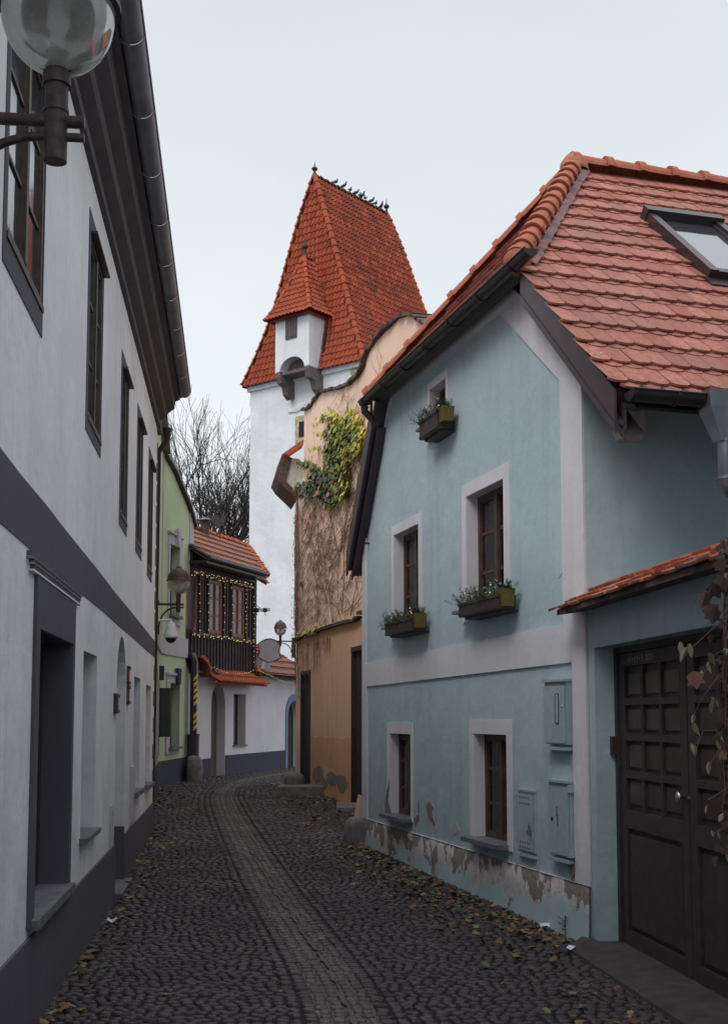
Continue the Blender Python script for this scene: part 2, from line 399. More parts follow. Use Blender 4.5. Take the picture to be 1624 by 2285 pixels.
# ============================================================ GROUND
g = MB()
ys = [-30,-5,0,5,9.5,12,15.3,18,20,22.5,25,30,35,40,80,200,700]; xs = [-400,-60,-12,-6,-3,0,3,6,12,60,400]
for y in ys:
    for x in xs: g.v.append(Vector((x,y,gz(y)-.007)))
for j in range(len(ys)-1):
    for i in range(len(xs)-1): a = j*len(xs)+i; g.f.append([a,a+1,a+1+len(xs),a+len(xs)]); g.m.append(0); g.sm.append(False)
tag(g.build('ground', 'earth'), kind='structure')
cl = [gpt('cC',x,y) for x,y in [(1530,1170),(1440,1000),(1370,880),(1290,770),(1190,630),(1110,490),(1060,400),(1000,290),(965,205),(985,165),(1060,128)]]
cl = [(p.y,p.x) for p in cl]; cl = [(-5,cl[0][1]+.55*(cl[0][0]+5)*.12)]+cl+[(36,cl[-1][1]+2.5)]
def lerp(T, y):
    for (a,za),(b,zb) in zip(T, T[1:]):
        if y <= b: return za+(zb-za)*(y-a)/(b-a)
    return T[-1][1]
def cx(y): return sum(lerp(cl,y+k*.28) for k in range(-4,5))/9
XL = [(-5,-.45),(16.6,-2.95),(21,-3.75),(25,-4.3),(27.5,-4.0),(34.5,-1.6),(40,-1)]
XR = [(-5,3.6),(6,2.2),(9.27,1.8),(15.3,.1),(20.2,.05),(25.3,-1.2),(26.5,-1.5),(30,1.5),(36,3)]
MAXC = 0
road = MB(); st = MB()
def stone(cx_, cy_, hx, hy, h, m, rot=0):
    z = gz(cy_)-.025; pts = []
    ca, sa = math.cos(rot), math.sin(rot)
    for (a, b) in ((-1,-.55),(-.6,-1),(.6,-1),(1,-.55),(1,.55),(.6,1),(-.6,1),(-1,.55)):
        a *= hx*R.uniform(.9,1.04); b *= hy*R.uniform(.88,1.05)
        pts.append((cx_+a*ca-b*sa, cy_+a*sa+b*ca))
    tx, ty = R.uniform(-.05,.05), R.uniform(-.05,.05)
    B = [(x,y,z) for x,y in pts]
    M = [(cx_+(x-cx_)*.93, cy_+(y-cy_)*.93, z+h*.84+tx*(x-cx_)+ty*(y-cy_)) for x,y in pts]
    T = [(cx_+(x-cx_)*.76, cy_+(y-cy_)*.76, z+h+tx*(x-cx_)+ty*(y-cy_)) for x,y in pts]
    road.add(B+M+T, [(k,(k+1)%8,8+(k+1)%8,8+k) for k in range(8)]+[(8+k,8+(k+1)%8,16+(k+1)%8,16+k) for k in range(8)]+[tuple(range(16,24))], m, True)
y = 3.6
while y < 35:
    k = 1 if y < 15 else 1.3
    dy = .066*k; c = cx(y); x0, x1 = lerp(XL,y), lerp(XR,y)
    for side in (-1, 1):
        x = c+side*.262
        lim = x0 if side < 0 else x1
        while (x > lim if side < 0 else x < lim):
            wd = R.uniform(.058,.098)*k; xc = x+side*wd/2; off = .012*math.sin(xc*5+y*2)+.012*math.sin(xc*2.1+y*.7)
            stone(xc, y+off+R.uniform(-.011,.011), wd*R.uniform(.40,.46), dy*R.uniform(.38,.45), R.uniform(.028,.042), 0, R.uniform(-.08,.08)); x += side*wd
        xc = c+side*(.212+R.uniform(-.01,.01)); stone(xc, y+R.uniform(-.01,.01), R.uniform(.038,.048), dy*R.uniform(.38,.45), R.uniform(.026,.038), 0, R.uniform(-.15,.15))
    y += dy
y = 3.5
while y < 34:
    dy = .105; c = cx(y+dy/2); sl_ = (cx(y+.3)-cx(y-.3))/.6
    for (a, b) in ((-.170,-.085),(-.085,-.0),(.035,.10),(.10,.170)):
        j = R.uniform(-.012,.012); stone(c+(a+b)/2+j, y+dy/2+R.uniform(-.006,.006), (b-a)*.465, dy*.455, R.uniform(.031,.036), 1, -math.atan(sl_)*.6)
    y += dy
# mortar bed under the setts and in the median joint
vs = []; n = 0; y = 3
while y < 35: vs += [(cx(y)-.175,y,gz(y)-.002),(cx(y)+.175,y,gz(y)-.002)]; n += 1; y += .25
road.add(vs, [(2*i,2*i+1,2*i+3,2*i+2) for i in range(n-1)], 2)
vs = []; n = 0; y = 3
while y < 34:
    a = .018+.007*math.sin(y*3.1)+.004*math.sin(y*9); q = .013+.008*math.sin(y*11)+.007*math.sin(y*29)
    vs += [(cx(y)+a-q,y,gz(y)+.0125),(cx(y)+a+q,y,gz(y)+.0125)]; n += 1; y += .06
road.add(vs, [(2*i,2*i+1,2*i+3,2*i+2) for i in range(n-1)], 2)
tag(road.build('road', ['cobble','sett','joint']), kind='structure')

# ============================================================ WHITE HOUSE (left)
T = thing('white_house', WL.P(8,0,0), 'long white rendered house with grey painted band and plinth along the left side', 'house')
UL = WL.U('v', 343.5, 1600)           # far end
HW = 5.86
winr = [(WL.U('v',13,500), WL.U('v',93,700), WL.q('c1',272,2010)[1], WL.q('c1',600,1520)[1])]
def wr(l, r_, t, b): return (WL.U(*l), WL.U(*r_), WL.q(*b)[1], WL.q(*t)[1])
w2 = wr(('c1',590,1700),('c1',678,1700),('c1',592,1520),('c2',676,810))
w3 = wr(('c2',795,600),('c2',838,600),('c2',797,272),('c2',836,1318))
w4 = wr(('c2',898,900),('c2',931,900),('c2',902,612),('c2',930,1480))
w5 = wr(('c2',970,1200),('c2',996,1200),('c2',974,880),('c2',993,1625))
zt = w2[3]; wins = [winr[0][:2]+(winr[0][2], zt), w2, w3, w4, w5]
shop = WL.r('c3', 212, 22, 388, 1545); shop = (WL.U('c3',212,60), WL.U('c3',404,100), WL.q('c3',165,1690)[1], WL.q('c3',213,22)[1])
nar = (WL.U('c3',481,145), WL.U('c3',558,200), WL.q('c3',470,1215)[1], WL.q('c3',481,145)[1])
l3 = (WL.U('c3',770,320), WL.U('c3',805,330), WL.q('c3',765,955)[1], WL.q('c3',772,295)[1])
l4 = (WL.U('c3',838,370), WL.U('c3',865,370), WL.q('c3',838,912)[1], WL.q('c3',841,342)[1])
nic = (WL.U('c3',668,400), WL.U('c3',720,400), 0, WL.q('c3',697,62)[1])
zp = WL.q('c3',870,1020)[1]; zp0 = WL.q('v',30,2140)[1]
wall = MB()
wall.sheet(WL, [(0,-.1),(UL,-.1),(UL,HW),(0,HW)], [rect(x) for x in wins]+[rect(x) for x in (shop,nar,l3,l4)]+[arch(nic,12)], 0, .26)
wall.wbox(WL, 0, UL, -.1, HW, -4.2, -4.0)       # back wall and end wall
wall.wbox(WL, UL-.02, UL, -.1, HW, -4.0, -.26); wall.wbox(WL, 0, .02, -.1, HW, -4.0, -.26)
wall.build('wall', 'white_plaster', T)
p = MB()   # plinth, split by the doorway
p.sheet(WL, [(0,-.1),(nic[0],-.1),(nic[0],zp0+(zp-zp0)*.75),(0,zp0)], w=.018, d=.03)
p.sheet(WL, [(nic[1],-.1),(UL,-.1),(UL,zp),(nic[1],zp0+(zp-zp0)*.78)], w=.018, d=.03)
zn = WL.q('c3',665,1205)[1]+.02
p.wbox(WL, nic[0]-.02, nic[0]+.008, 0, zn, -.25, .01); p.wbox(WL, nic[1]-.008, nic[1]+.02, 0, zn, -.25, .01)
p.build('plinth', 'grey_paint', T)
b1 = [WL.q('v',0,1000)[1], WL.q('v',343,1430)[1], WL.q('v',343,1465)[1], WL.q('v',0,1165)[1]]
u_ = WL.U('v',0,1100); s_ = (b1[1]-b1[0])/(UL-u_); s2 = (b1[2]-b1[3])/(UL-u_); p = MB()
out = []; n = 24
for i in range(n+1): u = UL*i/n; out.append((u, b1[3]+s2*(u-u_)+R.uniform(-.006,.006)))
for i in range(n,-1,-1): u = UL*i/n; out.append((u, b1[0]+s_*(u-u_)+R.uniform(-.006,.006)))
p.sheet(WL, out, w=.005, d=.01); p.build('string_course', 'grey_paint', T)
# painted surrounds of the upper windows
sur = [[('c1',5,300),('c1',18,1720),('c1',275,2215),('c1',277,500),('c1',5,-200)]]
def surround(r, g0, g1, gt, gb):
    u0,u1,z0,z1 = r
    m = MB(); m.sheet(WL, [(u0-g0,z0-gb),(u1+g1,z0-gb),(u1+g1,z1+gt),(u0-g0,z1+gt)], [rect(r)], .006, .012); m.build('window_surround','grey_paint',T)
for i, r_ in enumerate(wins):
    zb = WL.q(*[('c1',275,2215),('c2',677,915),('c2',838,1405),('c2',930,1555),('c2',992,1690)][i])[1]
    surround(r_, .10 if i else .07, .015, .16, max(.08, r_[2]-zb))
    po = glazing(WL, r_, .020, T, 'left_frame', 'glass_sky', 2, 3, .045, .02, curtain=False, cen=.06)
    m = MB(); m.wbox(WL, r_[0]-.03, r_[1]+.02, r_[3]-.005, r_[3]+.012, -.02, .055); m.build('drip_hood','left_frame',po)
    m = MB(); m.wbox(WL, r_[0], r_[1], r_[2]-.03, r_[2]+.004, -.02, .014); m.build('sill','left_frame',po)
# shop window
m = MB(); u0,u1,z0,z1 = shop; zs = WL.q('c3',418,20)[1]
m.sheet(WL, [(u0-.13,z0-.04),(u1+.10,z0-.04),(u1+.10,z1+.30),(u0-.13,z1+.30)], [rect((u0,u1,z0,z1))], .022, .03)
m.wbox(WL,u0-.001,u0+.006,z0,z1,-.25,.01); m.wbox(WL,u1-.006,u1+.001,z0,z1,-.25,.01); m.wbox(WL,u0,u1,z1-.006,z1+.001,-.25,.01)
m.build('window_surround','grey_paint',T)
po = glazing(WL, (u0+.007,u1-.007,z0,z1-.007), .19, T, 'black_door', 'glass_dark', 2, 1, .07, curtain=False, cen=.09)
m = MB(); m.wbox(WL,u0-.10,u1+.06,z0-.05,z0+.004,-.24,.06); m.build('sill','slate_sill',po)
# cornice over the shop window, painted in steps with white lines
A = [WL.q('c2',x,y) for x,y in [(175,1470),(517,1765),(510,1850),(497,1868),(490,1965),(478,1975),(225,1812),(207,1790),(203,1600),(180,1590)]]
u0c, u1c = A[0][0], A[1][0]; zc1 = A[0][1]; zc0 = z1+.30; h = zc1-zc0; m = MB()
e_ = (u1c-u0c)*.5; cc = (u0c+u1c)/2
for (k, a, b, w_) in ((.04,0,.32,.024),(.09,.35,.62,.026),(.0,.65,1,.028)):
    hw = e_-(.12 if k == .04 else .08 if k == .09 else 0)
    m.wbox(WL, cc-hw, cc+hw, zc0+h*a, zc0+h*b, -.01, w_)
m.build('cornice', 'grey_paint', T)
m = MB(); m.wbox(WL, cc-e_-.01, cc+e_+.01, zc0+h*.625, zc0+h*.638, -.01, .032); m.wbox(WL, cc-e_+.05, cc+e_-.05, zc0+h*.325, zc0+h*.338, -.01, .030); m.wbox(WL, cc-e_+.08, cc+e_-.08, zc0-.012, zc0-.002, -.01, .027)
m.build('cornice_line', 'white_plaster', T)
# narrow window, far windows
po = glazing(WL, nar, .20, T, 'black_door', 'glass_dark', 2, 2, .05, curtain=False)
m = MB(); m.wbox(WL,nar[0]-.04,nar[1]+.02,nar[2]-.035,nar[2]+.004,-.24,.055); m.build('sill','slate_sill',po)
for r_ in (l3,l4):
    po = glazing(WL, r_, .20, T, 'black_door', 'glass_dark', 2, 2, .05, curtain=False)
    m = MB(); m.wbox(WL,r_[0]-.06,r_[1]+.03,r_[2]-.05,r_[2]+.004,-.24,.065); m.build('sill','slate_sill',po)
# arched doorway
m = MB(); m.sheet(WL, arch((nic[0],nic[1],.12,nic[3]),12), w=-.235, d=.03); dr = m.build('door','grey_wood',T)
m = MB(); m.wbox(WL, nic[0]-.05, nic[1]+.1, -.05, .10, -.24, .09); m.build('doorstep','slate_sill',T)
# small wall fittings
def fit(name, r_, w_, mat, extra=None):
    m = MB(); m.wbox(WL, *r_, 0, w_)
    u0,u1,z0,z1 = r_
    m.wbox(WL, u0+.03,u1-.03,z0+.03,z1-.03,w_-.001,w_+.006)
    o = m.build(name, mat, T)
    if extra:
        for zz in (z0+.02, z1-.02): k = MB(); k.wbox(WL, u0+.005,u1-.005,zz-.015,zz+.015,w_,w_+.018); k.build('bracket','iron',o)
    return o
rr = lambda c,x0,y0,x1,y1: (WL.U(c,x0,y0), WL.U(c,x1,y1), WL.q(c,(x0+x1)/2,y1)[1], WL.q(c,(x0+x1)/2,y0)[1])
fit('display_case', rr('cF',157,640,186,868), .018, 'brown_door', 1)
fit('wall_plaque', rr('cF',307,325,325,540), .012, 'red_paint', 1)
fit('display_case', rr('cF',305,545,323,765), .012, 'lead', 1)
fit('meter_cabinet', rr('cF',340,1470,372,2120), .02, 'trim_grey')
fit('vent_cover', rr('cF',112,1920,140,2420), .008, 'trim_grey')
u = UL-.16
for k in range(10):   # painted quoins
    z0 = b1[1]+.15+k*.30
    if z0+.25 < HW-.2: m = MB(); m.wbox(WL, u-(.06 if k%2 else 0), UL+.004, z0, z0+.24, -.01, .006); m.build('quoin', 'grey_paint', T)
for k in range(5): m = MB(); m.wbox(WL, u-(.05 if k%2 else 0), UL+.004, .8+k*.36, 1.0+k*.36, -.01, .006); m.build('quoin', 'grey_paint', T)
# moulded cornice, gutter, roof
prof = [(0,HW-.12),(.04,HW-.10),(.04,HW-.02),(.12,HW+.04),(.14,HW+.10),(.23,HW+.16),(.25,HW+.26),(.305,HW+.28),(.305,HW+.34),(0,HW+.40),(-.3,HW+.40),(-.3,HW-.12)]
m = MB(); m.prism([WL.P(-.2,z,w_) for w_,z in prof], WL.d*(UL-.05)); m.build('cornice','cornice_paint',T)
m = MB(); m.wbox(WL, UL-.25, UL+.025, HW-.16, HW+.42, -.05, .05); m.add([WL.P(UL-.245,z+R.uniform(-.02,.02),w_*1.02) for w_,z in prof],[tuple(range(len(prof)))]); m.build('cornice_end','corbel_stone',T)
gw, gzz, gr = .375, HW+.37, .085; n = 12; m = MB()
for k in range(20):
    ua = -.2+(UL-.15)*k/20; ub = -.2+(UL-.15)*(k+1)/20-.004; vs = []
    rr_ = gr*(1.0)
    for u in (ua, ub):
        for i in range(n+1): a = PI+PI*i/n; vs.append(WL.P(u, gzz+rr_*math.sin(a), gw+rr_*math.cos(a)))
    m.add(vs, [(i,i+1,n+2+i,n+1+i) for i in range(n)], 0, True)
    vs = []
    for u in (ua, ua+.012):
        for rq in (gr+.001, gr+.009):
            for i in range(n+1): a = PI+PI*i/n; vs.append(WL.P(u, gzz+rq*math.sin(a), gw+rq*math.cos(a)))
    q = n+1
    m.add(vs, [(q+i,q+i+1,3*q+i+1,3*q+i) for i in range(n)]+[(i,i+1,q+i+1,q+i) for i in range(n)]+[(2*q+i,2*q+i+1,3*q+i+1,3*q+i) for i in range(n)], 0, False)
m.tube([WL.P(-.2,gzz,gw+gr),WL.P(UL-.35,gzz,gw+gr)], .012, 6); m.add([WL.P(UL-.354,gzz+gr*math.sin(PI+PI*i/n),gw+gr*math.cos(PI+PI*i/n)) for i in range(n+1)],[tuple(range(n+1))])
m.build('gutter','zinc',T)
m = MB(); m.prism([WL.P(-.2,HW+.40,.32),WL.P(-.2,HW+.46,.34),WL.P(-.2,HW+2.4,-2.1),WL.P(-.2,HW+.46,-4.4),WL.P(-.2,HW+.40,-4.2)], WL.d*(UL+.3)); m.build('roof','tile_old',T)
m = MB(); q = WL.P(UL+.05,0,.12); m.tube([q+Vector((0,0,HW-.05)),q+Vector((.0,0,HW-.22)),q+Vector((-.12,.02,HW-.4)),q+Vector((-.14,.02,.5))], [.07,.045,.04,.04], 10); m.build('downpipe','gutter_dark',T)

# ============================================================ GREEN HOUSE
T = thing('green_house', (-4.6,24,.3), 'pale green house with grey plinth and white bands beyond the white house', 'house')
L1 = 8.28; L2 = 2.466; LE1 = (W1.q('c4',60,420)[1]); zA = W2.q('c4',60,420)[1]; zB = W2.q('c4',217,785)[1]
m = MB(); m.sheet(W1, [(0,0),(L1,0),(L1,zA),(0,zA+.8)], w=0, d=.3)
o2 = [W2.r('c4',103,905,152,1300), W2.r('c4',103,1655,152,1995)]
o2 = [(W2.U('c4',103,1100), W2.U('c4',153,1100), W2.q('c4',104,1285)[1], W2.q('c4',104,905)[1]), (W2.U('c4',103,1800), W2.U('c4',153,1800), W2.q('c4',102,2000)[1], W2.q('c4',104,1655)[1])]
m.sheet(W2, [(0,0),(L2,0),(L2,zB),(L2*.8,zB+(zA-zB)*.28),(L2*.3,zB+(zA-zB)*.80),(0,zA)], [rect(x) for x in o2], 0, .22)
m.build('wall','green_plaster',T)
m = MB(); a = W2.P(L2,0,-.001); m.prism([W2.P(0.03,0,-.25),W2.P(L2-.01,0,-.25),W2.P(L2-.01,0,-5),W2.P(0.03,0,-5)], (0,0,zB-.05)); m.build('side_wall','trim_grey',T)
m = MB(); zpl = W2.q('c3',918,780)[1]
m.sheet(W1, [(0,0),(L1+.02,0),(L1+.02,zpl),(0,zpl-.05)], w=.02, d=.03); m.sheet(W2, [(-.02,0),(L2+.03,0),(L2+.03,zpl+.03),(-.02,zpl)], w=.02, d=.03); m.build('plinth','blue_plinth',T)
m = MB(); zb0 = W2.q('c4',60,1497)[1]; zb1 = W2.q('c4',60,1385)[1]
m.sheet(W1, [(0,zb0),(L1+.02,zb0),(L1+.02,zb1),(0,zb1)], w=.03, d=.05); m.sheet(W2, [(-.02,zb0),(L2+.03,zb0),(L2+.03,zb1),(-.02,zb1)], w=.03, d=.05)
m.build('string_course','trim_grey',T)
m = MB(); m.sheet(W2, [(L2-.30,zpl),(L2+.03,zpl),(L2+.03,zb0-.003),(L2-.30,zb0-.003)], w=.022, d=.03); m.build('pilaster','trim_grey',T); m = MB(); m.sheet(W2, [(L2-.30,zb1+.003),(L2+.03,zb1+.003),(L2+.03,zB),(L2-.30,zB+.3)], w=.022, d=.03); m.build('pilaster','trim_grey',T); m = MB()
m.sheet(W1, [(L1-.25,zb1+.003),(L1+.02,zb1+.003),(L1+.02,zA-.02),(L1-.25,zA-.02)], w=.022, d=.03)
m.build('pilaster','trim_grey',T)
m = MB(); m.prism([W2.P(-.05,zA+.02,.10),W2.P(L2*.3,zB+(zA-zB)*.80+.02,.10),W2.P(L2*.8,zB+(zA-zB)*.28+.02,.10),W2.P(L2+.08,zB-.1,.10),W2.P(L2+.08,zB-.02,.10),W2.P(L2*.8,zB+(zA-zB)*.28+.1,.10),W2.P(L2*.3,zB+(zA-zB)*.80+.1,.10),W2.P(-.05,zA+.1,.10)], W2.n*-5)
m.wbox(W1,-.1,L1-.02,zA+.02,zA+.12,-5,.15); m.build('roof','gutter_dark',T)
for i, r_ in enumerate(o2):
    po = glazing(W2, r_, .17, T, 'black_door','glass_grey',2,3,.05,curtain=False)
    u0,u1,z0,z1 = r_
    s = MB(); zt_ = W2.q('c4',95,845 if i == 0 else 1612)[1]; zb_ = W2.q('c4',95,1335 if i == 0 else 2040)[1]
    ul, ur = W2.U('c4',95,1100), W2.U('c4',167,1100)
    s.sheet(W2, [(ul,zb_),(ur,zb_),(ur,zt_),(ul,zt_)], [rect(r_)], .03, .04); s.wbox(W2, ul-.03, ur+.03, zt_, zt_+.05, 0, .07); s.build('window_surround','trim_grey',po)
    s = MB(); s.wbox(W2, u0-.08,u1+.02,z0-.06,z0,-.15,.12); s.build('sill','stone',po)
    kc = (u0+u1)/2+.12; s = MB(); s.prism([W2.P(kc-.09,z1-.02,.031),W2.P(kc+.09,z1-.02,.031),W2.P(kc+.13,zt_+.16,.031),W2.P(kc-.13,zt_+.16,.031)], W2.n*.07); s.build('keystone','trim_grey' if i == 0 else 'blue_plinth',po)
# face along the street: tall window bay and cabinet
uq = W1.U('cF',655,900); m = MB(); m.wbox(W1, uq-.35, uq+.35, W1.q('cF',655,1360)[1], W1.q('cF',650,480)[1], .0, .04); po = m.build('window_surround','trim_grey',T)
m = MB(); m.wbox(W1, uq-.28, uq+.2, W1.q('cF',655,1330)[1], W1.q('cF',650,520)[1], .041, .045); m.build('pane','glass_dark',po)
m = MB(); m.wbox(W1, uq-.1, uq+.1, W1.q('cF',655,480)[1], W1.q('cF',650,305)[1], .03, .12); m.build('keystone','blue_plinth',po)
m = MB(); uc = L1-.62; z0, z1 = W1.q('cF',700,1120)[1], W1.q('cF',700,620)[1]
m.wbox(W1, uc-.3, uc+.25, z0, z1, .02, .22); m.wbox(W1, uc-.33, uc+.28, z1, z1+.04, .02, .26); m.wbox(W1, uc-.27, uc+.22, z0+.03, z1-.03, .22, .235); m.build('wall_cabinet','black_gloss',T)

# hazard pipe and bollard at the corner
Yp = 27.1
pc = aty('cB',402,1300,Yp); x_ = pc.x; zt_ = aty('cB',402,960,Yp).z; zb_ = aty('cB',402,1690,Yp).z
T = thing('drainpipe', (x_,Yp,gz(Yp)), 'black drainpipe with yellow hazard stripes at the green house corner', 'drainpipe')
m = MB(); m.tube([(x_-.25,Yp+.25,zt_+.02),(x_-.12,Yp+.08,zt_+.03),(x_-.04,Yp,zt_-.02),(x_,Yp,zt_-.16),(x_,Yp,zb_)], .085, 12); m.build('pipe','black_gloss',T)
m = MB(); m.tube([(x_,Yp,zb_),(x_,Yp,gz(Yp)+.02)], .13, 10); m.tube([(x_,Yp,zb_-.02),(x_,Yp,zb_+.02)], .145, 10); m.build('casing','iron',T)
s0 = aty('cB',405,1160,Yp).z
for k in range(9):
    if k == 5: continue
    za = s0-(s0-zb_-.05)*k/9; m = MB(); vs = []
    for i in range(6):
        a = -PI/2+.1+i*.26; vs += [(x_+.087*math.cos(a),Yp+.087*math.sin(a),za-.10+i*.022),(x_+.087*math.cos(a),Yp+.087*math.sin(a),za-.02+i*.022)]
    m.add(vs, [(2*i,2*i+2,2*i+3,2*i+1) for i in range(5)]); m.build('hazard_stripe','yellow_paint',T)
def boulder(name, c, rx, ry, h, mat, label, cat):
    m = MB(); n = 12; vs = []; prof = [(1,0),(1.02,.25),(.98,.55),(.9,.8),(.65,.96),(.2,1)]
    for r_, z in prof:
        for k in range(n): a = 2*PI*k/n; q = r_*(1+.10*math.sin(a*3+z*2)+R.uniform(-.04,.04)); vs.append((c[0]+rx*q*math.cos(a), c[1]+ry*q*math.sin(a), c[2]+h*z+R.uniform(-.02,.02)*h))
    fs = [(i*n+k, i*n+(k+1)%n, (i+1)*n+(k+1)%n, (i+1)*n+k) for i in range(len(prof)-1) for k in range(n)]+[tuple(range((len(prof)-1)*n, len(prof)*n))]
    m.add(vs, fs, 0, True); o = m.build(name, mat, None, c); return tag(o, label, cat)
q = aty('cB',400,2110,26.85); boulder('corner_stone', (q.x,26.85,gz(26.85)-.03), .19, .17, .60, 'stone', 'squat dark guard stone at the foot of the striped drainpipe', 'guard stone')

# ============================================================ FAR HOUSE (white ground floor, timber upper floor)
T = thing('timber_house', WF.P(2,.35,0), 'house with dark timber upper storey and white ground floor closing the lane', 'house')
LF = WF.U('v',662,1650)+.6
zc = WF.q('v',430,1468)[1]
u480 = WF.U('v',483,1512); u597 = WF.U('v',597,1528, .3)
door = (WF.U('cB',560,1500), WF.U('cB',688,1500), 0, WF.q('cB',625,1215)[1])
niche = (WF.U('cB',765,1500), WF.U('cB',875,1500), WF.q('cB',820,1778)[1], WF.q('cB',820,1318)[1])
bdoor = (WF.U('cB',1253,1600), WF.U('cB',1253,1600)+.95, 0, WF.q('cB',1300,1380)[1])
ztop = WF.q('v',540,1518)[1]; ztr = WF.q('v',630,1505)[1]
m = MB(); m.sheet(WF, [(0,0),(LF,0),(LF,ztr+.1),(u597+.15,ztr+.15),(u597,ztop+.5),(u480,ztop+.1),(0,zc)], [arch(door,10,.55), rect(niche), arch(bdoor,10,.45)], 0, .3)
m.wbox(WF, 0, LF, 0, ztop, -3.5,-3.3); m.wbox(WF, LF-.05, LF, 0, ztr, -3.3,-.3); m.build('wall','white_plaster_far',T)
m = MB(); zq = WF.q('cB',900,1862)[1]; zq2 = WF.q('cB',430,1925)[1]
m.sheet(WF, [(0,0),(door[0]-.02,0),(door[0]-.02,zq2+.04),(0,zq2)], w=.02, d=.03); m.sheet(WF, [(door[1]+.02,0),(bdoor[0]-.14,0),(bdoor[0]-.14,zq+.03),(door[1]+.02,zq)], w=.02, d=.03); m.build('plinth','blue_plinth',T)
m = MB(); m.sheet(WF, arch((door[0],door[1],.1,door[3]),10,.55), w=-.24, d=.03)
for k in range(7): u = door[0]+(door[1]-door[0])*(k+.5)/7; m.wbox(WF,u-.055,u+.055,.12,door[3]-.25,-.24,-.222)
m.build('door','grey_wood',T)
po = glazing(WF, niche, .24, T, 'dark_wood','glass_grey',1,2,.05,curtain=False); m = MB(); m.wbox(WF,niche[0]-.03,niche[1]+.02,niche[2]-.04,niche[2],-.2,.05); m.build('sill','stone',po)
m = MB(); a = arch(bdoor,10,.45); b0 = arch((bdoor[0]-.14,bdoor[1]+.14,0,bdoor[3]+.2),10,.55); m.sheet(WF, b0, [a], .025, .03); m.build('door_surround','blue_trim',T)
m = MB(); m.sheet(WF, arch((bdoor[0],bdoor[1],.05,bdoor[3]),10,.45), w=-.2, d=.03); dd = m.build('door','black_door',T)
m = MB(); q = WF.q('cB',1258,1550); m.lathe(WF.P(bdoor[0]+.1,q[1],-.17), [(0,0),(.03,.0),(.03,.05),(0,.06)], 8, 0, WF.n); m.build('handle','steel',dd)
# timber storey, 10 cm proud
zb = WF.q('cB',850,1145,.12)[1]; ze = WF.q('v',567,1275,.12)[1]; uR = WF.U('v',567,1400,.12)
zb = WF.q('v',560,1512,.12)[1]
wl = [(WF.U('cB',378,500,.12)-.75, WF.U('cB',428,500,.12), 0, 0), (WF.U('cB',540,500,.12), WF.U('cB',655,500,.12), 0, 0), (WF.U('cB',755,500,.12), WF.U('cB',860,500,.12), 0, 0)]
zw0, zw1 = WF.q('cB',810,795,.12)[1], WF.q('cB',810,340,.12)[1]; wl = [(a,b,zw0,zw1) for a,b,_,_ in wl]
m = MB(); m.sheet(WF, [(-.3,zb),(uR,zb),(uR,ze+.1),(-.3,ze+.1)], [rect(x) for x in wl], .12, .2); m.wbox(WF,uR-.02,uR-.001,zb,ze+.1,-3.3,-.08); m.wbox(WF,-.3,uR-.03,zb-.0,zb+.04,-3.2,.1)
m.build('timber_wall','dark_wood',T)
m = MB(); u = -.3
while u < uR-.05:
    for (za, zz) in ((zb+.05, zw0-.15), (zw0+.02, zw1-.02), (zw1+.25, ze+.02)):
        if za > zw0 and za < zw1 and any(a-.05 < u < b+.02 for a,b,_,_ in wl): continue
        m.wbox(WF, u, u+.025, za, zz, .11, .15)
    u += .17
for z_ in (zb+.01, zw0-.11, zw1+.04, zw1+.2): m.wbox(WF, -.3, uR+.02, z_, z_+.05, .11, .18)
for a,b,_,_ in wl: m.wbox(WF,a-.14,a-.08,zw0-.06,zw1+.04,.11,.17); m.wbox(WF,b+.06,b+.12,zw0-.06,zw1+.04,.11,.17)
m.wbox(WF,uR-.1,uR+.02,zb,ze+.1,.11,.18); m.build('batten','dark_wood',T)
for r_ in wl:
    po = glazing(WF, r_, -.10, T, 'red_wood','glass_grey',2,3,.06,.05,curtain=False,cen=.06)
# rain gutter and tiled roof of the timber storey
def plane(pts, up=True):
    O = Vector(pts[0]); e1 = (Vector(pts[1])-O).normalized(); n = None
    n = e1.cross(Vector(pts[2])-O).normalized()
    if n.z < 0: n = -n
    e2 = n.cross(e1)
    if e2.z < 0: e2 = -e2
    return O, e1, e2, n, [((Vector(p)-O).dot(e1), (Vector(p)-O).dot(e2)) for p in pts]
def deck(mb, pts, th=.04, m=0):
    O, e1, e2, n, P2 = plane(pts); mb.prism([Vector(p)-n*.012 for p in pts], -n*th, m)
def beaver(mb, pts, tw=.18, course=.31, th=.016, double=True, m=0, holes=(), arc=6, lift=.05, cut=0, eav=.05, sag=0):
    O, e1, e2, n, P = plane(pts); xs = [p[0] for p in P]; ys = [p[1] for p in P]
    k = 0; s2 = -eav
    while s2 < max(ys):
        for lay in ((0,1) if double else (0,)):
            s = s2+(.055 if lay else 0); ln = course*1.28; j0 = int(min(xs)/tw)-2; off = (.5 if (lay+(k if not double else 0)) % 2 else 0)
            for j in range(j0, int(max(xs)/tw)+3):
                c = (j+off+.5)*tw; yc = s+course*.5
                if not inpoly(c, min(max(yc,.02),max(ys)), P): continue
                if any(inpoly(c, yc, h) for h in holes): continue
                hb = lift*(1 if lay else .62)+R.uniform(-.003,.003); ht = .012 if lay else .004; w = tw*.485; ar = tw*.36; tl = R.uniform(-.004,.004)
                pl = []
                for i in range(arc+1):
                    a = PI*i/arc; x = -w*math.cos(a); y = ar*(1-math.sin(a)); pl.append((c+x, s+y+tl, hb-(hb-ht)*y/ln))
                ye = s+ln
                top = pl+[(c+w,ye,ht),(c-w,ye,ht)]
                v3 = [O+e1*x+e2*y+n*z for x,y,z in top]; vb = [O+e1*x+e2*y+n*(z-th) for x,y,z in pl]
                nb = len(top)
                mb.add(v3+vb, [tuple(range(nb))]+[(i,i+1,nb+i+1,nb+i) for i in range(arc)], m)
        s2 += course; k += 1
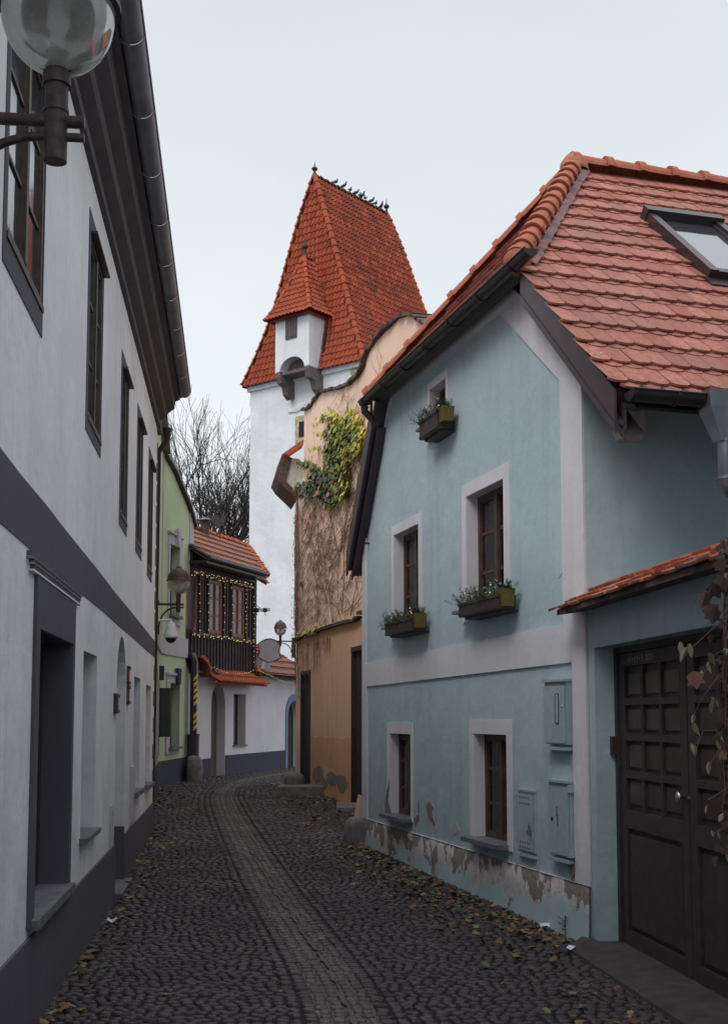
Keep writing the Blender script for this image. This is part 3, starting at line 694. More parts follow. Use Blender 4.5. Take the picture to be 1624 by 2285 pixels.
def pantile(mb, pts, tw=.2, course=.27, h=.055, m=0, eav=.05, m2=None, f2=0):
    O, e1, e2, n, P = plane(pts); xs = [p[0] for p in P]; ys = [p[1] for p in P]; s = -eav; k = 0
    X = [0,.12,.27,.42,.56,.70,.86,1.0]; Z = [.10,.0,.05,.55,.95,1.0,.6,.10]
    while s < max(ys)-.02:
        for j in range(int(min(xs)/tw)-1, int(max(xs)/tw)+2):
            c = (j+.5)*tw
            if not inpoly(c, max(s+course*.5,.02), P): continue
            L = course*1.12; up = .05+R.uniform(-.003,.003); jx = R.uniform(-.004,.004)
            lo = [O+e1*(j*tw+tw*x+jx)+e2*s+n*(h*z+up) for x,z in zip(X,Z)]; hi = [O+e1*(j*tw+tw*x+jx)+e2*(s+L)+n*(h*z+.002) for x,z in zip(X,Z)]
            lb = [p-n*.022 for p in lo]; q = len(X)
            mm = m2 if (m2 is not None and R.random() < f2) else m
            mb.add(lo+hi+lb, [(i,i+1,q+i+1,q+i) for i in range(q-1)]+[(i,i+1,2*q+i+1,2*q+i) for i in range(q-1)], mm, False)
        s += course; k += 1
def ridge(mb, A, B, up, r=.1, seg=.35, m=0, n=8, sq=.9):
    A, B, up = Vector(A), Vector(B), Vector(up); d = (B-A); L = d.length; d.normalize(); up = (up-d*up.dot(d)).normalized(); sd = d.cross(up); k = max(1, round(L/seg)); sg = L/k
    for i in range(k):
        a = A+d*sg*i; jt = R.uniform(-.008,.008)
        for (t0, t1, r0, r1) in ((-.04,sg,r*1.12,r*.95),(-.045,.03,r*1.28,r*1.28)):
            vs = []
            for (t, q) in ((t0,r0),(t1,r1)):
                for rr in (q, q*.86):
                    for j in range(n+1): an = PI*j/n; vs.append(a+d*t+sd*math.cos(an)*rr*sq+up*(math.sin(an)*rr+jt))
            w = n+1; fs = []
            for j in range(n): fs += [(j,j+1,2*w+j+1,2*w+j),(j,j+1,w+j+1,w+j),(2*w+j,2*w+j+1,3*w+j+1,3*w+j)]
            mb.add(vs, fs, m, False)
# ---- timber house roofs
T = bpy.data.objects['timber_house']
zg = WF.q('v',560,1272,.55)[1]
uR2 = WF.U('v',594,1281,.55); pitch = .80
zt = WF.q('v',513,1202,-1.2)[1]; zt = WF.q('v',450,1186,-1.3)[1]; uT = WF.U('v',553,1221,-1.3)
A0 = WF.P(-.4,zg,.55); A1 = WF.P(uR2,zg,.55); A2 = WF.P(uT,zt,-1.3); A3 = WF.P(-.4,zt,-1.3)
m = MB(); deck(m,[A0,A1,A2,A3]); m.build('roof_deck','gutter_dark',T)
m = MB(); beaver(m,[A0,A1,A2,A3],.18,.42,double=True,lift=.06); rf = m.build('roof','tile_old',T)
m = MB(); ridge(m, A1, A2, (0,0,1), .08,.3); ridge(m,A3,A2,(0,0,1),.09,.35)
A4 = WF.P(uR2,zg,-3.2); m2 = MB(); beaver(m2,[A1,A4,A2],.2,.34); deck(m2,[A1,A4,A2]); m2.build('hip_tiles','tile_orange',T); m.build('ridge_tiles','tile_orange',T)
m = MB(); B4 = WF.P(-.4,zg,-3.2); deck(m,[A4,B4,A3,A2]); m.build('back_roof','tile_old',T)
m = MB(); m.tube([WF.P(-.4,zg-.01,.60),WF.P(uR2+.02,zg-.01,.60)],.055,8); m.wbox(WF,-.4,uR2,zg-.12,zg-.06,.12,.55); m.tube([WF.P(-.4,zg+.05,.62),WF.P(uR2+.02,zg+.05,.62)],.008,5,1); m.build('gutter',['gutter_dark','zinc'],T)
# white annex strip on the right of the timber wall
m = MB(); m.wbox(WF, uR, uR+.35, ztop-.2, zg-.1, -3.2, -.25); m.build('side_wall','trim_white',T)
ya = WF.P(uR,0,-.3).y+.3
m = MB(); pts = [aty('v',575,1290,ya+.2),aty('v',596,1302,ya+.2),aty('v',591,1284,ya+.9),aty('v',573,1270,ya+.9)]; beaver(m,pts,.16,.25); deck(m,pts); m.build('small_roof','tile_orange',T)
# pent roof over the ground floor and its raked coping
e0 = WF.q('cB',640,1192,.45); e1_ = WF.q('cB',1078,1243,.45); zE = (e0[1]+e1_[1])/2
P0 = WF.P(WF.U('cB',600,1170,.45),zE,.45); P1 = WF.P(e1_[0],zE,.45); P2 = WF.P(e1_[0]-.15,zE+.27,.1); P3 = WF.P(u480-.1,zE+.27,.1)
m = MB(); deck(m,[P0,P1,P2,P3]); pantile(m,[P0,P1,P2,P3],.15,.24,.05); m.build('pent_roof','tile_orange',T)
m = MB(); A = [WF.q('v',436,1466,.12),WF.q('v',450,1480,.12),WF.q('v',462,1494,.2),WF.q('v',472,1503,.3),WF.q('v',482,1511,.35)]
for (a,b) in zip(A,A[1:]):
    for k in range(3):
        t = k/3; u = a[0]+(b[0]-a[0])*t; z = a[1]+(b[1]-a[1])*t; m.wbox(WF,u-.03,u+(b[0]-a[0])/3*1.15,z-.02,z+.03+R.uniform(0,.015),-.1,.30)
m.build('coping','tile_orange',T)
# second pent roof at right
q0 = WF.q('cB',1050,1140,.35); q1 = WF.q('cB',1320,1155,.35); zE = (q0[1]+q1[1])/2; uq0 = WF.U('cB',975,1050,.35); uq1 = LF+.2
zU = WF.q('cB',1100,925,-1.4)[1]; P0 = WF.P(uq0+.1,zE,.35); P1 = WF.P(uq1,zE,.35); P2 = WF.P(uq1,zU,-1.1); P3 = WF.P(WF.U('cB',975,930,-1.1),zU,-1.1)
m = MB(); beaver(m,[P0,P1,P2,P3],.17,.40,lift=.07); m.build('lower_roof','tile_old',T); m = MB(); deck(m,[P0,P1,P2,P3]); m.build('lower_roof_deck','gutter_dark',T)
m = MB(); ridge(m,P3,P0,(0,0,1),.07,.3); ridge(m,P3,P2,(0,0,1),.08,.3); m.build('ridge_tiles','tile_orange',T)
m = MB(); cP = WF.P(WF.U('v',566,1500,.0),0,0); u = WF.U('v',573,1500,.05); m.prism([WF.P(u-.1,zE-.35,.0),WF.P(u+.45,zE-.35,.0),WF.P(u+.40,zE+.1,.30),WF.P(u,zE+.55,.30),WF.P(u-.1,zE+.55,0)], WF.n*-.3); m.build('corbel','trim_white',T)
# chimney pipe and rooster vane
Yc = 30.5; q = aty('cH',715,460,Yc)
m = MB(); zt_ = aty('cH',715,262,Yc).z; m.lathe((q.x,Yc,0),[(.115,q.z-.35),(.11,q.z),(.095,zt_)],12); m.lathe((q.x,Yc,0),[(.0,zt_+.07),(.12,zt_+.045),(.2,zt_+.0),(.19,zt_-.015),(.0,zt_-.01)],12,1); m.build('chimney_pipe',['iron','zinc'],T)
Yr = 30.7
pts = [(965,180),(975,240),(960,300),(920,340),(880,345),(850,335),(830,345),(805,300),(795,250),(800,205),(825,190),(860,195),(890,220),(900,250),(880,285),(915,250),(930,205),(935,180),(950,170)]
T = thing('weathervane', aty('cH',908,480,Yr), 'dark metal rooster weathervane on the timber house roof', 'weathervane')
m = MB(); P = [aty('cH',x,y,Yr-.02) for x,y in pts]; m.prism(P,(0,.04,0)); m.build('rooster','iron',T)
m = MB(); m.tube([aty('cH',908,500,Yr),aty('cH',908,335,Yr)],.014,6); m.tube([aty('cH',860,440,Yr),aty('cH',980,410,Yr)],.016,5); m.build('rod','iron',T)

# ============================================================ TOWER
T = thing('tower', (-2.3,47,.4), 'tall white tower with steep red tiled roof and corner oriel', 'tower')
SW = 5.85; SR = 6.3
zE = (WT.q('v',808,806)[1]+WT.q('v',560,856)[1])/2
zR = WT.q('v',700,402)[1]
def TP(a, b, z): return WT.o+WT.d*a+WR.d*b+Vector((0,0,z))
ov = .22
m = MB(); m.prism([TP(0,0,0),TP(SW,0,0),TP(SW,SR,0),TP(0,SR,0)],(0,0,zE-.05)); m.prism([TP(-.1,-.1,zE-.28),TP(SW+.1,-.1,zE-.28),TP(SW+.1,SR+.1,zE-.28),TP(-.1,SR+.1,zE-.28)],(0,0,.24)); m.build('wall','tower_plaster',T)
def dz(px, py, a, zz=0):   # ridge point depth b for a pixel, on the mid plane a
    d = ray(px,py); n = WR.n; oo = TP(a,0,0); t = (oo-CAM).dot(n)/d.dot(n); p = CAM+d*t; return (p-oo).dot(WR.d), p.z
bA, zA_ = dz(702,402,SW/2); bB, zB_ = dz(862,474,SW/2); zR = (zA_+zB_)/2
RF_, LF_, LB_, RB_ = TP(-ov,-ov,zE-.06), TP(SW+ov,-ov,zE-.06), TP(SW+ov,SR+ov,zE-.06), TP(-ov,SR+ov,zE-.06)
AA, BB = TP(SW/2,bA,zR), TP(SW/2,bB,zR)
cen = TP(SW/2,SR/2,0); z0f = zE-.06
def flare(mb):   # roof sides sag slightly inward above the eaves
    for p in mb.v:
        t = (p.z-z0f)/(zR-z0f)
        if 0 < t < 1:
            k = .42*math.sin(PI*min(1,t/.9))*(1-t)
            dd = Vector((cen.x-p.x,cen.y-p.y,0)); 
            if dd.length > .01: p += dd.normalized()*k*min(1,dd.length)
OB = (1.92,3.45,-.85)   # oriel a0,a1,b
m = MB(); deck(m,[RF_,LF_,AA]); deck(m,[RF_,RB_,BB,AA]); deck(m,[LF_,LB_,BB,AA]); deck(m,[RB_,LB_,BB])
m.v = [v for v in m.v]; m.build('roof_deck','lead',T) if False else None
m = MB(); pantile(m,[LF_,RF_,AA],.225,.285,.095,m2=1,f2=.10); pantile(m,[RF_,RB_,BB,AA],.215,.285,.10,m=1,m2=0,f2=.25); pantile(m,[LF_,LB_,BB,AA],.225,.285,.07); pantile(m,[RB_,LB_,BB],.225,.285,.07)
def bd(a,b,c,m_,N_=8):
    # subdivided backing sheet so that it follows the flare
    vs=[];ix={};n_=14
    a,b,c=Vector(a),Vector(b),Vector(c)
    for i in range(n_+1):
        for j in range(n_+1-i): ix[(i,j)]=len(vs); vs.append(a+(b-a)*i/n_+(c-a)*j/n_)
    fs=[]
    for i in range(n_):
        for j in range(n_-i):
            fs.append((ix[(i,j)],ix[(i+1,j)],ix[(i,j+1)]))
            if j < n_-i-1: fs.append((ix[(i+1,j)],ix[(i+1,j+1)],ix[(i,j+1)]))
    m.add(vs,fs,m_)
for tri in ((LF_,RF_,AA),(RF_,RB_,AA),(RB_,BB,AA),(LF_,LB_,AA),(LB_,BB,AA),(RB_,LB_,BB)): bd(*tri,2)
flare(m); m.build('roof',['tile_tower','tile_tower_shaded','lead'],T)
m = MB()
for a, b in ((RF_,AA),(LF_,AA),(RB_,BB),(LB_,BB)): ridge(m,a+Vector((0,0,.08)),b+Vector((0,0,.06)),(0,0,1),.12,.36)
flare(m); ridge(m,AA+Vector((0,0,.03)),BB+Vector((0,0,.03)),(0,0,1),.11,.36,m=1); m.build('ridge_tiles',['tile_tower','coping_tile'],T)
def finial(p, h, parent):
    m = MB(); m.lathe(p,[(.10,-.1),(.085,.03),(.05,h*.33),(.05,h*.36),(.10,h*.40),(.125,h*.46),(.12,h*.52),(.08,h*.57),(.035,h*.60),(.025,h*.66),(.0,h)],12); m.build('finial','iron',parent)
hf = WT.q('v',702,402)[1]; finial(AA, abs(dz(702,357,SW/2)[1]-zR), T); finial(BB, abs(dz(858,433,SW/2)[1]-dz(858,474,SW/2)[1]), T)
# oriel
a0,a1,bb = OB; zo1 = WT.q('c5',420,1262)[1]
def zat(c,x,y,b):   # height of pixel on plane parallel to front face at b
    d = ray(*C(c,x,y)); oo = TP(0,b,0); t = (oo-CAM).dot(WT.n)/d.dot(WT.n); p = CAM+d*t; return (p-oo).dot(WT.d), p.z
a0 = zat('c5',546,1400,bb)[0]; a1 = zat('c5',290,1400,bb)[0]; zo1 = zat('c5',420,1265,bb)[1]; zo0 = (zat('c5',300,1700,bb)[1]+zat('c5',545,1655,bb)[1])/2
WO = Wall((0,0),(1,0)); WO.o = TP(0,bb,0); WO.o.z = 0; WO.d = WT.d; WO.n = WT.n
m = MB(); am = (a0+a1)/2; hw = (a1-a0)*.37
out = [(a0,zo1),(a1,zo1),(a1,zo0)]+[(am+hw*math.cos(PI*k/10), zo0+hw*.8*math.sin(PI*k/10)) for k in range(11)]+[(a0,zo0)]
m.prism([WO.P(u,z,0) for u,z in out], WR.d*1.6); o_ = m.build('oriel','tower_plaster',T)
wc = [zat('c5',372,1290,bb),zat('c5',455,1430,bb)]; u0,u1 = sorted((wc[0][0],wc[1][0])); z0,z1 = sorted((wc[0][1],wc[1][1]))
m = MB(); m.wbox(WO,u0,u1,z0,z1,-.05,.05)
for k in range(4): u = u0+(u1-u0)*(k+.5)/4; m.wbox(WO,u-.07,u+.05,z0+.05,z1-.05,.05,.07)
m.wbox(WO,u0-.05,u1+.05,z1,z1+.06,0,.14); m.build('shutter','grey_wood',o_)
for ac in (a1-.12, a0+.15):
    m = MB(); pr = [(0,.05),(.0,-1.05),(-.25,-1.2),(-.5,-1.0),(-.62,-.6),(-.9,-.5),(-1.0,-.1),(-1.0,.05)]
    m.prism([TP(ac-.15,0,0)+WR.d*(b_*.85)+Vector((0,0,zo0+z_*.8)) for b_,z_ in pr], WT.d*.23); m.build('corbel','corbel_stone',o_)
m = MB(); m.wbox(WO,a0+.1,a1-.1,zo0-.1,zo0+.02,-.8,-.1); m.wbox(WO,a0+.02,a1-.02,zo0+.05,zo1-.6,-1.5,-.42); m.build('sill_stone','corbel_stone',o_)
e = .18; zq = zo1-.02; q1,q2,q3,q4 = TP(a0-e,bb-e,zq),TP(a1+e,bb-e,zq),TP(a1+e,bb+1.9,zq),TP(a0-e,bb+1.9,zq)
za_ = zat('c5',485,842,bb+.85)[1]; ap = TP(am,bb+.72,za_); ap2 = TP(am,bb+2.3,za_)
m = MB(); pantile(m,[q2,q1,ap],.17,.25,.06); pantile(m,[q1,q4,ap2,ap],.17,.25,.06,m=0,m2=1,f2=.3); pantile(m,[q2,q3,ap2,ap],.17,.25,.06); 
ridge(m,q1,ap,(0,0,1),.10,.3); ridge(m,q2,ap,(0,0,1),.10,.3); ridge(m,ap,ap2,(0,0,1),.10,.3); 
cc_ = (q1+q4+q2+q3)/4
for p in m.v:
    t_ = (p.z-zq)/(za_-zq)
    if t_ < .3: dd = Vector((p.x-cc_.x,p.y-cc_.y,0)); p += dd.normalized()*.14*(1-t_/.3)**2
dq = Vector((0,0,-.10)); deck(m,[q2+dq,q1+dq,ap+dq],.03,1); deck(m,[q1+dq,q4+dq,ap2+dq,ap+dq],.03,1); deck(m,[q2+dq,q3+dq,ap2+dq,ap+dq],.03,1)
m.build('oriel_roof',['tile_tower','tile_tower_shaded'],T); finial(ap, .95, T)
# dark lead gap at the side of the oriel
m = MB(); m.prism([TP(a0-.02,-.02,zo0-.1),TP(a0-.12,-.14,zo0+.1),TP(a0-.16,.05,zo0+1.4),TP(a0-.24,.35,zo1+.1),TP(a0-.1,.8,zo1+1.6),TP(a0+.3,1.2,za_-.3),TP(a0+.35,1.3,za_-.35),TP(a0-.02,.5,zo1+.1),TP(a0-.02,.1,zo0+1.4)], WT.d*.06-WR.d*.12); m.build('flashing','gutter_dark',T)
# exposed quoins, small window niche
m = MB()
for (x0,y0,x1,y1) in ((862,1650,940,1705),(870,1705,925,1760),(862,1760,930,1800)):
    a = WT.q('c5',x0,y0); b = WT.q('c5',x1,y1); m.wbox(WT, min(a[0],b[0]), max(a[0],b[0]), min(a[1],b[1])+.015, max(a[1],b[1]), -.02, .012)
m.build('quoin','sandstone',T)
a = WT.q('c4',750,205); b = WT.q('c4',822,360)
m = MB(); c0 = WT.q('c4',783,225); 
m.prism([WT.P(c0[0],b[1],.0),WT.P(c0[0]-1.0,b[1],.0),WT.P(c0[0]-1.0,c0[1],.0),WT.P(c0[0],c0[1],0)], WT.n*.03); fr_ = m.build('window_frame','sandstone',T)
m = MB(); m.wbox(WT,c0[0]-1.0,c0[0]-.22,b[1]+.2,c0[1]-.25,.031,.05); m.build('opening','room_dark',fr_)
m = MB(); m.prism([WT.P(a[0]+.05,a[1]+.02,.0),WT.P(c0[0]-.05,c0[1]+.18,.0),WT.P(c0[0]-.9,c0[1]+.35,.0),WT.P(c0[0]-.9,c0[1]+.5,.0),WT.P(a[0]-.5,a[1]+.15,0)], WT.n*.06); m.build('window_hood','trim_white',fr_)
# pigeons
gpx = [(748,285),(808,312),(860,338),(902,355),(935,368),(948,383),(975,388),(1018,405),(1052,428),(1095,446)]
names = ['leftmost pigeon alone near the front finial of the tower ridge','second pigeon from the left, facing right on the tower ridge','third pigeon from the left on the tower ridge','fourth pigeon from the left on the tower ridge','fifth pigeon from the left, upper of the close pair on the tower ridge','sixth pigeon from the left, lower of the close pair on the tower ridge','seventh pigeon from the left on the tower ridge','eighth pigeon from the left on the tower ridge','ninth pigeon from the left on the tower ridge','rightmost pigeon beside the rear finial of the tower ridge']
def pigeon():
    m = MB(); body = [(0,-.16,.03),(0,-.11,.08),(0,-.02,.13),(0,.07,.17),(0,.12,.22),(0,.135,.27),(0,.15,.31),(0,.165,.33)]; m.tube([Vector(p) for p in body],[.012,.04,.068,.07,.05,.034,.036,.014],8)
    m.tube([(0,-.13,.07),(0,-.28,.02)],[.045,.03],5); m.tube([(0,.16,.315),(0,.20,.305)],[.012,.003],5)
    for s_ in (-1,1): m.tube([(s_*.025,0,.10),(s_*.03,.01,0)],.006,4); m.tube([(s_*.06,.06,.16),(s_*.062,-.05,.12),(s_*.035,-.18,.07)],[.02,.035,.008],6)
    return m
pg = None
for i, (x, y) in enumerate(gpx):
    px, py = C('c5',x,y); b_, _ = dz(px,py,SW/2); p = TP(SW/2,b_,zR+.15)
    if pg is None: pg = pigeon().build('pigeon','bird'); o = pg
    else: o = pg.copy(); COL.objects.link(o)
    o.location = p; o.rotation_euler = (0,0,[-.6,-1.9,-.3,-1.2,-.2,-2.2,.2,-1.5,-.5,-2.6][i]); o.scale = (.92,)*3; tag(o, names[i], 'pigeon', 'pigeons along the tower ridge')

# ============================================================ PEACH HOUSE
T = thing('peach_house', WP.P(3,.3,0), 'peach rendered house with curved gable and climbing plant, between the tower and the blue house', 'house')
E = WP.U('v',677,1300)
gab = [('v',677,985),('c4',822,205),('c4',860,180),('c4',895,130),('c4',925,95),('c4',980,85),('c4',1030,75),('c5',870,1790),('c5',930,1735),('c5',975,1650),('c5',985,1600),('c5',1010,1540),('c5',1060,1460),('c5',1150,1370),('c5',1235,1290),('c5',1300,1270),('c5',1370,1285),('c5',1440,1340)]
G = [WP.q(*p) for p in gab]; G[1] = (E, G[1][1]); G[0] = (E, G[0][1])
zt = G[-1][1]
out = [(-3.6,0),(E,0)]+G+[(-2.5,G[-1][1]-.6),(-3.6,G[-1][1]-.9)]
led = [WP.q('c4',820,1425),WP.q('c4',860,1400),WP.q('c4',950,1372),WP.q('c4',1060,1340),WP.q('c4',1140,1322)]
dL = (WP.U('c4',833,1750), WP.U('c4',880,1750), .33, WP.q('c4',855,1607)[1]); dRr = (WP.U('c4',1110,1800), WP.U('c4',1150,1800)-.35, .27, WP.q('c4',1130,1480)[1])
dL = tuple(sorted(dL[:2]))+dL[2:]; dRr = tuple(sorted(dRr[:2]))+dRr[2:]
m = MB(); m.sheet(WP, out, [], 0, .35); m.build('wall','peach_plaster',T)
low = [(-3.6,0),(E,0),(E,led[0][1])]+led+[(-3.6,led[-1][1]+.3)]; low[2:4] = [(E,led[0][1])]
mb_ = MB(); mb_.sheet(WP, low, [rect(dL),rect(dRr)], .07, .065); mb_.build('lower_wall','orange_plaster',T)
zc_ = WP.q('c4',1000,1950)[1]
m = MB(); nn = 16; ua, ub = dRr[1]+.0, dL[0]; lo = [(ua+(ub-ua)*i/nn, zc_+.02*math.sin(i*1.3)) for i in range(nn+1)]
m.sheet(WP, [(ua+.001,.2),(ub-.001,.2)]+lo[::-1], w=.073, d=.004); m.build('lower_band','pink_orange_plaster',T)
m = MB()
for (cx_, cy_, s_) in ((925,2150,42),(1000,2175,34),(1055,2195,38),(960,2195,22)):
    P = []; 
    for k in range(13): a = 2*PI*k/13; q = 1+R.uniform(-.22,.22); P.append(WP.q('c4',cx_+s_*.8*q*math.cos(a),cy_+s_*1.2*q*math.sin(a)))
    P = [(u,max(z,.2)) for u,z in P]; m.sheet(WP,P,w=.077,d=.006)
m.build('bare_patch','bare_mortar',T)
m = MB(); cop = led
for (a,b) in zip([(E,led[0][1]-.02)]+cop, cop+[(0-.6,led[-1][1]+.12)]):
    L_ = b[0]-a[0]; k = max(1,int(abs(L_)/.2))
    for i in range(k):
        t0, t1 = i/k, (i+1)/k; u0_, u1_ = a[0]+L_*t0, a[0]+L_*t1; z_ = a[1]+(b[1]-a[1])*(t0+t1)/2
        m.wbox(WP,min(u0_,u1_)-.02,max(u0_,u1_)+.02,z_-.01,z_+.03+R.uniform(0,.02),0,.16)
m.build('ledge_tiles','coping_tile',T)
m = MB()
for (a,b) in zip(G[1:],G[2:]+[(G[-1][0]-1.2,G[-1][1]-.7)]):
    d_ = Vector((b[0]-a[0],b[1]-a[1])); k = max(1,int(d_.length/.17)); ln = d_.length/k
    for i in range(k):
        c0_ = Vector(a)+d_*(i/k); c1_ = Vector(a)+d_*((i+1.25)/k); nrm = Vector((-d_.y,d_.x)).normalized()
        if nrm.y < 0 or (abs(nrm.y) < .1 and nrm.x > 0 and False): nrm = -nrm
        th_ = .035+R.uniform(0,.015); jt = R.uniform(-.012,.015); w1 = .065+R.uniform(-.02,.03)
        q = [c0_+nrm*jt, c1_+nrm*(jt+.0), c1_+nrm*(jt+.03+th_*.5), c0_+nrm*(jt+th_)]
        m.prism([WP.P(p[0],p[1],w1) for p in q], WP.n*-.55)
m.build('coping','coping_tile',T)
for r_, mt_ in ((dL,'black_door'),(dRr,'black_door')):
    m = MB(); m.wbox(WP,r_[0]+.03,r_[1]-.03,r_[2],r_[3]-.03,.005,.02)
    for k in range(5): u = r_[0]+(r_[1]-r_[0])*(k+.5)/5; m.wbox(WP,u-.05,u+.05,r_[2],r_[3]-.06,.02,.03)
    d_ = m.build('door',mt_,T); m = MB(); m.wbox(WP,r_[0]+.06,r_[0]+.10,r_[2]+.95,r_[2]+1.05,.03,.07); m.build('handle','steel',d_)
    f = MB(); f.wbox(WP,r_[0]-.05,r_[0]+.02,r_[2]-.1,r_[3],-.0,.085); f.wbox(WP,r_[1]-.02,r_[1]+.05,r_[2]-.1,r_[3],0,.085); f.wbox(WP,r_[0]-.05,r_[1]+.05,r_[3]-.02,r_[3]+.06,0,.09); f.build('frame','dark_wood',d_)
m = MB(); m.wbox(WP,dL[1]+.12,dL[1]+.22,WP.q('c4',887,1730)[1],WP.q('c4',885,1615)[1],.07,.11); m.build('house_sign','sign_back',T)
# body and rounded corner strip at the far end
WQ = Wall((WP.P(E,0,0).x,WP.P(E,0,0).y),(-.30,1)); e_ = WQ.U('v',661,1300)
zs_ = WQ.q('v',661,1092)[1]
m = MB(); pts = []
for i in range(7): t_ = i/6; pts.append(WP.P(E,0,0)+(WQ.P(e_,0,0)-WP.P(E,0,0))*t_+WQ.n*.10*math.sin(PI*t_)-WQ.n*.04)
pts += [WQ.P(e_,0,-3), WP.P(E-2,0,-3)]; m.prism(pts,(0,0,zs_)); m.build('corner_wall','peach_plaster',T)
m = MB(); m.prism([WP.P(-3.6,0,-.36),WP.P(E-.2,0,-.36),WP.P(E-.2,0,-3),WP.P(-3.6,0,-3)],(0,0,zs_)); m.build('rear_body','peach_plaster',T)
ye = 25.6
m = MB(); m.prism([aty('v',x,y,ye) for x,y in [(630,1012),(615,1062),(625,1078),(663,1114),(665,1100),(638,1074),(652,1022)]],(-.2,1.3,0)); m.build('eaves_board','coping_tile',T)
m = MB(); m.prism([aty('v',x,y,ye+.03) for x,y in [(652,1022),(638,1074),(665,1100),(680,1060),(680,1040),(668,1024)]],(-.2,1.2,0)); m.build('eaves_soffit','soffit',T)
m = MB(); m.prism([aty('v',x,y,ye-.25) for x,y in [(634,1010),(642,1016),(677,992),(677,980)]],(-.05,.35,0)); m.build('eaves_tiles','tile_orange',T)
q = gpt('v',680,1775); m = MB(); m.hexa([(q.x-.55,q.y-.2,gz(q.y)-.05),(q.x+.38,q.y-.1,gz(q.y)-.05),(q.x+.28,q.y+.8,gz(q.y)-.05),(q.x-.5,q.y+.7,gz(q.y)-.05),(q.x-.52,q.y-.18,gz(q.y)+.17),(q.x+.35,q.y-.08,gz(q.y)+.16),(q.x+.26,q.y+.8,gz(q.y)+.17),(q.x-.48,q.y+.7,gz(q.y)+.17)])
tag(m.build('doorstep','stone',None,(q.x,q.y,gz(q.y))),'worn stone step in front of the dark door of the peach house','step')
boulder('boulder',(q.x-.25,q.y+.75,gz(q.y)+.1),.2,.2,.28,'stone','rounded stone behind the worn step at the peach house corner','boulder')
q = gpt('v',786,1808); m = MB(); m.hexa([(q.x-.25,q.y-.3,gz(q.y)-.05),(q.x+.3,q.y-.3,gz(q.y)-.05),(q.x+.25,q.y+1.0,gz(q.y)-.05),(q.x-.3,q.y+1.,gz(q.y)-.05),(q.x-.24,q.y-.28,gz(q.y)+.06),(q.x+.3,q.y-.28,gz(q.y)+.07),(q.x+.25,q.y+1,gz(q.y)+.08),(q.x-.28,q.y+1.,gz(q.y)+.07)])
tag(m.build('doorstep','stone',None,(q.x,q.y,gz(q.y))),'low flat stone slab where the peach wall meets the blue house','step')
# ============================================================ BLUE HOUSE
T = thing('blue_house', WB.P(3,0,.1), 'pale blue house with white trim, half-hipped red tiled roof and peeling plinth', 'house')
def BP(u, d, z): return WB.o+WB.d*u-WB.n*d+Vector((0,0,z))
UM, ZR, DR = 3.12, 7.62, 1.48
LW = 6.27
kn = [WB.q('v',1278.5,838), WB.q('v',1128,620), WB.q('v',869,834), WB.q('v',806.4,1160)]
out = [(0,-.1),(0,kn[0][1]+.15),(kn[0][0],kn[0][1]+.2),(kn[1][0],kn[1][1]),(kn[2][0],kn[1][1]),(LW,kn[3][1]),(LW,-.1)]
S6 = lambda a: WB.q('c6',*a)
def wnd(cr, sTL, sBR, oTL, oBR):
    s = (WB.U(cr,sTL[0],(sTL[1]+sBR[1])/2), WB.U(cr,sBR[0],(sTL[1]+sBR[1])/2), WB.q(cr,*sBR)[1], WB.q(cr,*sTL)[1])
    o = (WB.U(cr,oTL[0],(oTL[1]+oBR[1])/2), WB.U(cr,oBR[0],(oTL[1]+oBR[1])/2), WB.q(cr,*oBR)[1], WB.q(cr,*oTL)[1])
    f = lambda r: (min(r[:2]),max(r[:2]))+r[2:]
    return f(s), f(o)
Wn = [wnd('c6',(241,1440),(415,2045),(254,1488),(396,1985)), wnd('c6',(645,1205),(915,1930),(669,1266),(884,1880)), wnd('c6',(446,628),(563,888),(456,660),(551,825)),
      wnd('c7',(216,560),(362,1130),(231,620),(352,1112)), wnd('c7',(690,545),(930,1300),(714,622),(904,1262))]
m = MB(); m.sheet(WB, out, [rect(o) for s,o in Wn], 0, .32)
m.build('wall','teal_plaster',T)
tr = MB()
zb1 = (WB.q('c6',100,2220)[1], WB.q('c6',1253,1990)[1]); zl1 = (WB.q('c7',100,353)[1], WB.q('c7',1262,215)[1])
up = [(WB.U('c6',1215,1200),zb1[1]),(WB.U('c6',1215,1200),WB.q('c6',1197,610)[1]),(kn[1][0]+.10,WB.q('c6',915,182)[1]),(WB.U('c6',243,705),WB.q('c6',245,700)[1]),(WB.q('c6',97,1380)[0],WB.q('c6',97,1380)[1]),(WB.q('c6',97,1380)[0],zb1[0])]
zled = (WB.q('c7',90,1107)[1], WB.q('c7',1315,1480)[1]); ur = WB.U('c7',1290,800); ul = WB.U('c7',104,800)
lw = [(ur,zled[1]),(ur,zl1[1]),(ul,zl1[0]),(ul,zled[0])]
o2 = list(out); o2[0] = (0.05,zled[1]); o2[-1] = (LW-.001,zled[0]); o2[1] = (.05,o2[1][1])
tr.sheet(WB, [(0.0,zled[1]+.001),(0.0,out[1][1])]+out[2:-1]+[(LW+.01,zled[0]+.001)], [up[::-1], [(lw[0][0],lw[0][1]+.002)]+lw[1:3]+[(lw[3][0],lw[3][1]+.002)]], .020, .02)
tr.build('trim','trim_white',T)
pl = MB(); nn = 40   # plinth with peeled paint
vs = []; uvs = []
for i in range(nn+1):
    u = LW*i/nn+(.02 if i == nn else 0); zt_ = zled[1]+(zled[0]-zled[1])*i/nn+.010*math.sin(i*2.3)
    for k, (z, w_) in enumerate(((zt_,.0),(zt_-.015,.018),(zt_-.22,.022),(zt_-.42,.028),(-.1,.04))): vs.append(WB.P(u,z,w_)); uvs.append((u, [0,.02,.45,.9,1.5][k]))
fs = [(5*i+k,5*i+5+k,5*i+6+k,5*i+1+k) for i in range(nn) for k in range(4)]
